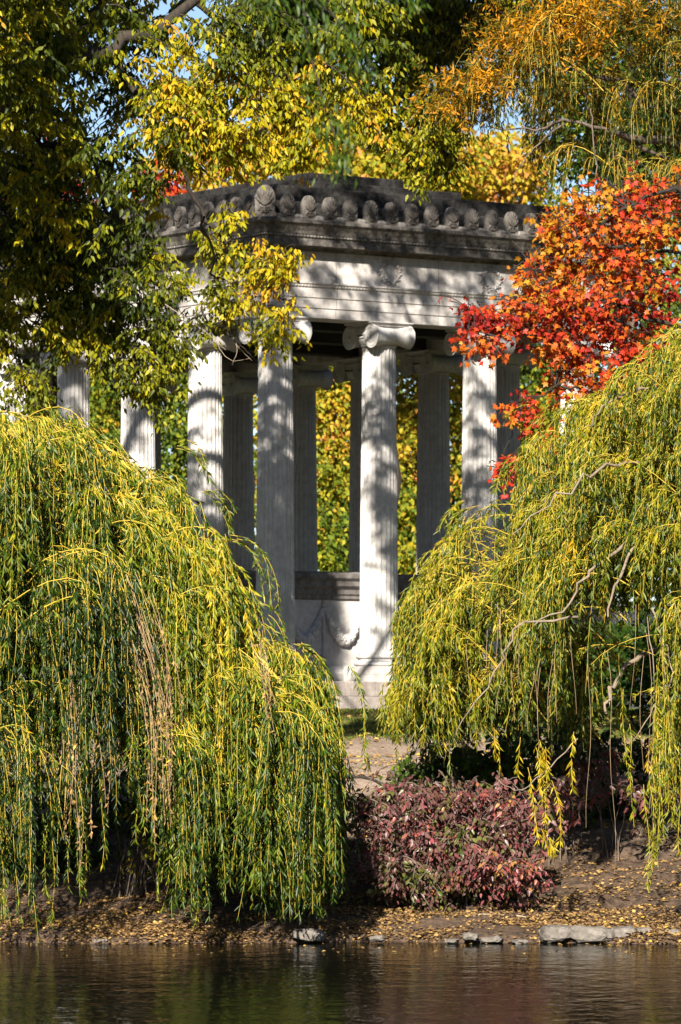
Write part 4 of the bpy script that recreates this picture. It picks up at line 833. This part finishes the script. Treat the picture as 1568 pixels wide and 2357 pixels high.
litter(22000,-6.5,7,3.,12.,None,.062,.48,name='fallen_leaves',lab='scattered fallen leaves on the upper bank and bare path',seed=8)
litter(26000,-7,7,12,24.5,None,.075,.68,name='fallen_leaves',lab='golden fallen leaves on the lawn in front of the temple steps',seed=9)
n=170; fx=R.uniform(-5,4.5,n); fy=61.6-R.random(n)**2*3.5
o=leaves('floating_leaves',T_OV2,np.stack([fx,fy,.006+0*fx],-1),np.stack([np.cos(fx*50),np.sin(fx*50),0*fx],-1),.07*R.uniform(.6,1.1,n),.7+R.normal(0,.15,n),M['lf_litter'],None,width=1.5,nbias=np.array([0,0,9.])); tag(o,'fallen leaves floating on the pond along the bank','leaves',kind='stuff')
n=70000; x=R.uniform(-7,7,n); y=R.uniform(78.5,90,n); p=np.stack([x,y,0*x],-1); k=(vnoise(p,.9,21)+vnoise(p,2.,22)*.6)>-.35; x,y=x[k],y[k]; n=len(x)
o=leaves('grass',T_LANCE,np.stack([x,y,ground(x,y)-.005],-1),np.stack([R.normal(0,.5,n),R.normal(0,.5,n),np.ones(n)],-1),.07*R.uniform(.5,1.3,n),.5+R.normal(0,.22,n),M['grass'],None,width=1.3); tag(o,'short lawn grass between the fallen leaves','grass',kind='stuff')

# ---- near out-of-focus branch hanging into the top of the view
nb_=empty('overhanging_branch',W1(690,-180,36),'blurred dark green spray hanging from the top centre in front of the roof','branch')
NBR=[P_((690,-180,36),(700,-20,36),(720,150,36),(760,300,36),(790,400,36)),P_((690,-180,36),(640,-60,36),(600,20,36.2)),P_((700,-20,36),(790,60,36),(860,160,36.1)),P_((690,-180,36),(850,-60,36),(980,0,36))]
limb_paths('stem',[(p,.012,.004) for p in NBR],M['bark_dark'],nb_,5,10)
cc=[];
for p in NBR:
    p=np.array(p)
    for i in range(1,len(p)): cc.append(p[i-1]+(p[i]-p[i-1])*R.random((10,1))+R.normal(0,.05,(10,3)))
cc=np.concatenate(cc); k2=np.repeat(np.arange(len(cc)),12)
leaves('foliage',T_LANCE,cc[k2]+R.normal(0,.06,(len(k2),3)),R.normal(0,.4,(len(k2),3))+np.array([.15,0,-.9]),.09*R.uniform(.6,1.2,len(k2)),.2+R.normal(0,.1,len(k2)),M['lf_willow'],nb_,width=1.6)['kind']='stuff'

# ------------------------------------------------------------------ light, camera
w=bpy.data.worlds.new('World'); S.world=w; w.use_nodes=True; nt=w.node_tree
sky=nt.nodes.new('ShaderNodeTexSky'); sky.sky_type='NISHITA'; sky.sun_disc=False; sky.sun_elevation=SUN_EL; sky.sun_rotation=SUN_AZ; sky.air_density=.75; sky.dust_density=.2; sky.ozone_density=1.4
bg=nt.nodes['Background']; bg.inputs['Strength'].default_value=.05; L(nt,sky.outputs[0],bg.inputs['Color'])
sl=bpy.data.lights.new('sun','SUN'); sl.energy=5; sl.angle=math.radians(.53); sl.color=(1,.93,.82); so=bpy.data.objects.new('sun',sl); link(so)
from mathutils import Vector
so.rotation_euler=Vector(TOSUN.tolist()).to_track_quat('Z','Y').to_euler()
cam=bpy.data.cameras.new('camera'); co=bpy.data.objects.new('camera',cam); link(co); co.location=(0,0,EYE); co.rotation_euler=(PI/2,0,0)
cam.sensor_fit='VERTICAL'; cam.sensor_height=36; cam.sensor_width=24; cam.lens=F/2357*36; cam.shift_y=(HOR-1178.5)/2357; cam.clip_start=.5; cam.clip_end=2000
cam.dof.use_dof=True; cam.dof.focus_distance=62; cam.dof.aperture_fstop=4.0
S.camera=co
S.cycles.diffuse_bounces=1; S.cycles.max_bounces=6; S.cycles.transmission_bounces=3
S.view_settings.view_transform='Standard'; S.view_settings.look='None'; S.view_settings.exposure=1.47; S.view_settings.gamma=1
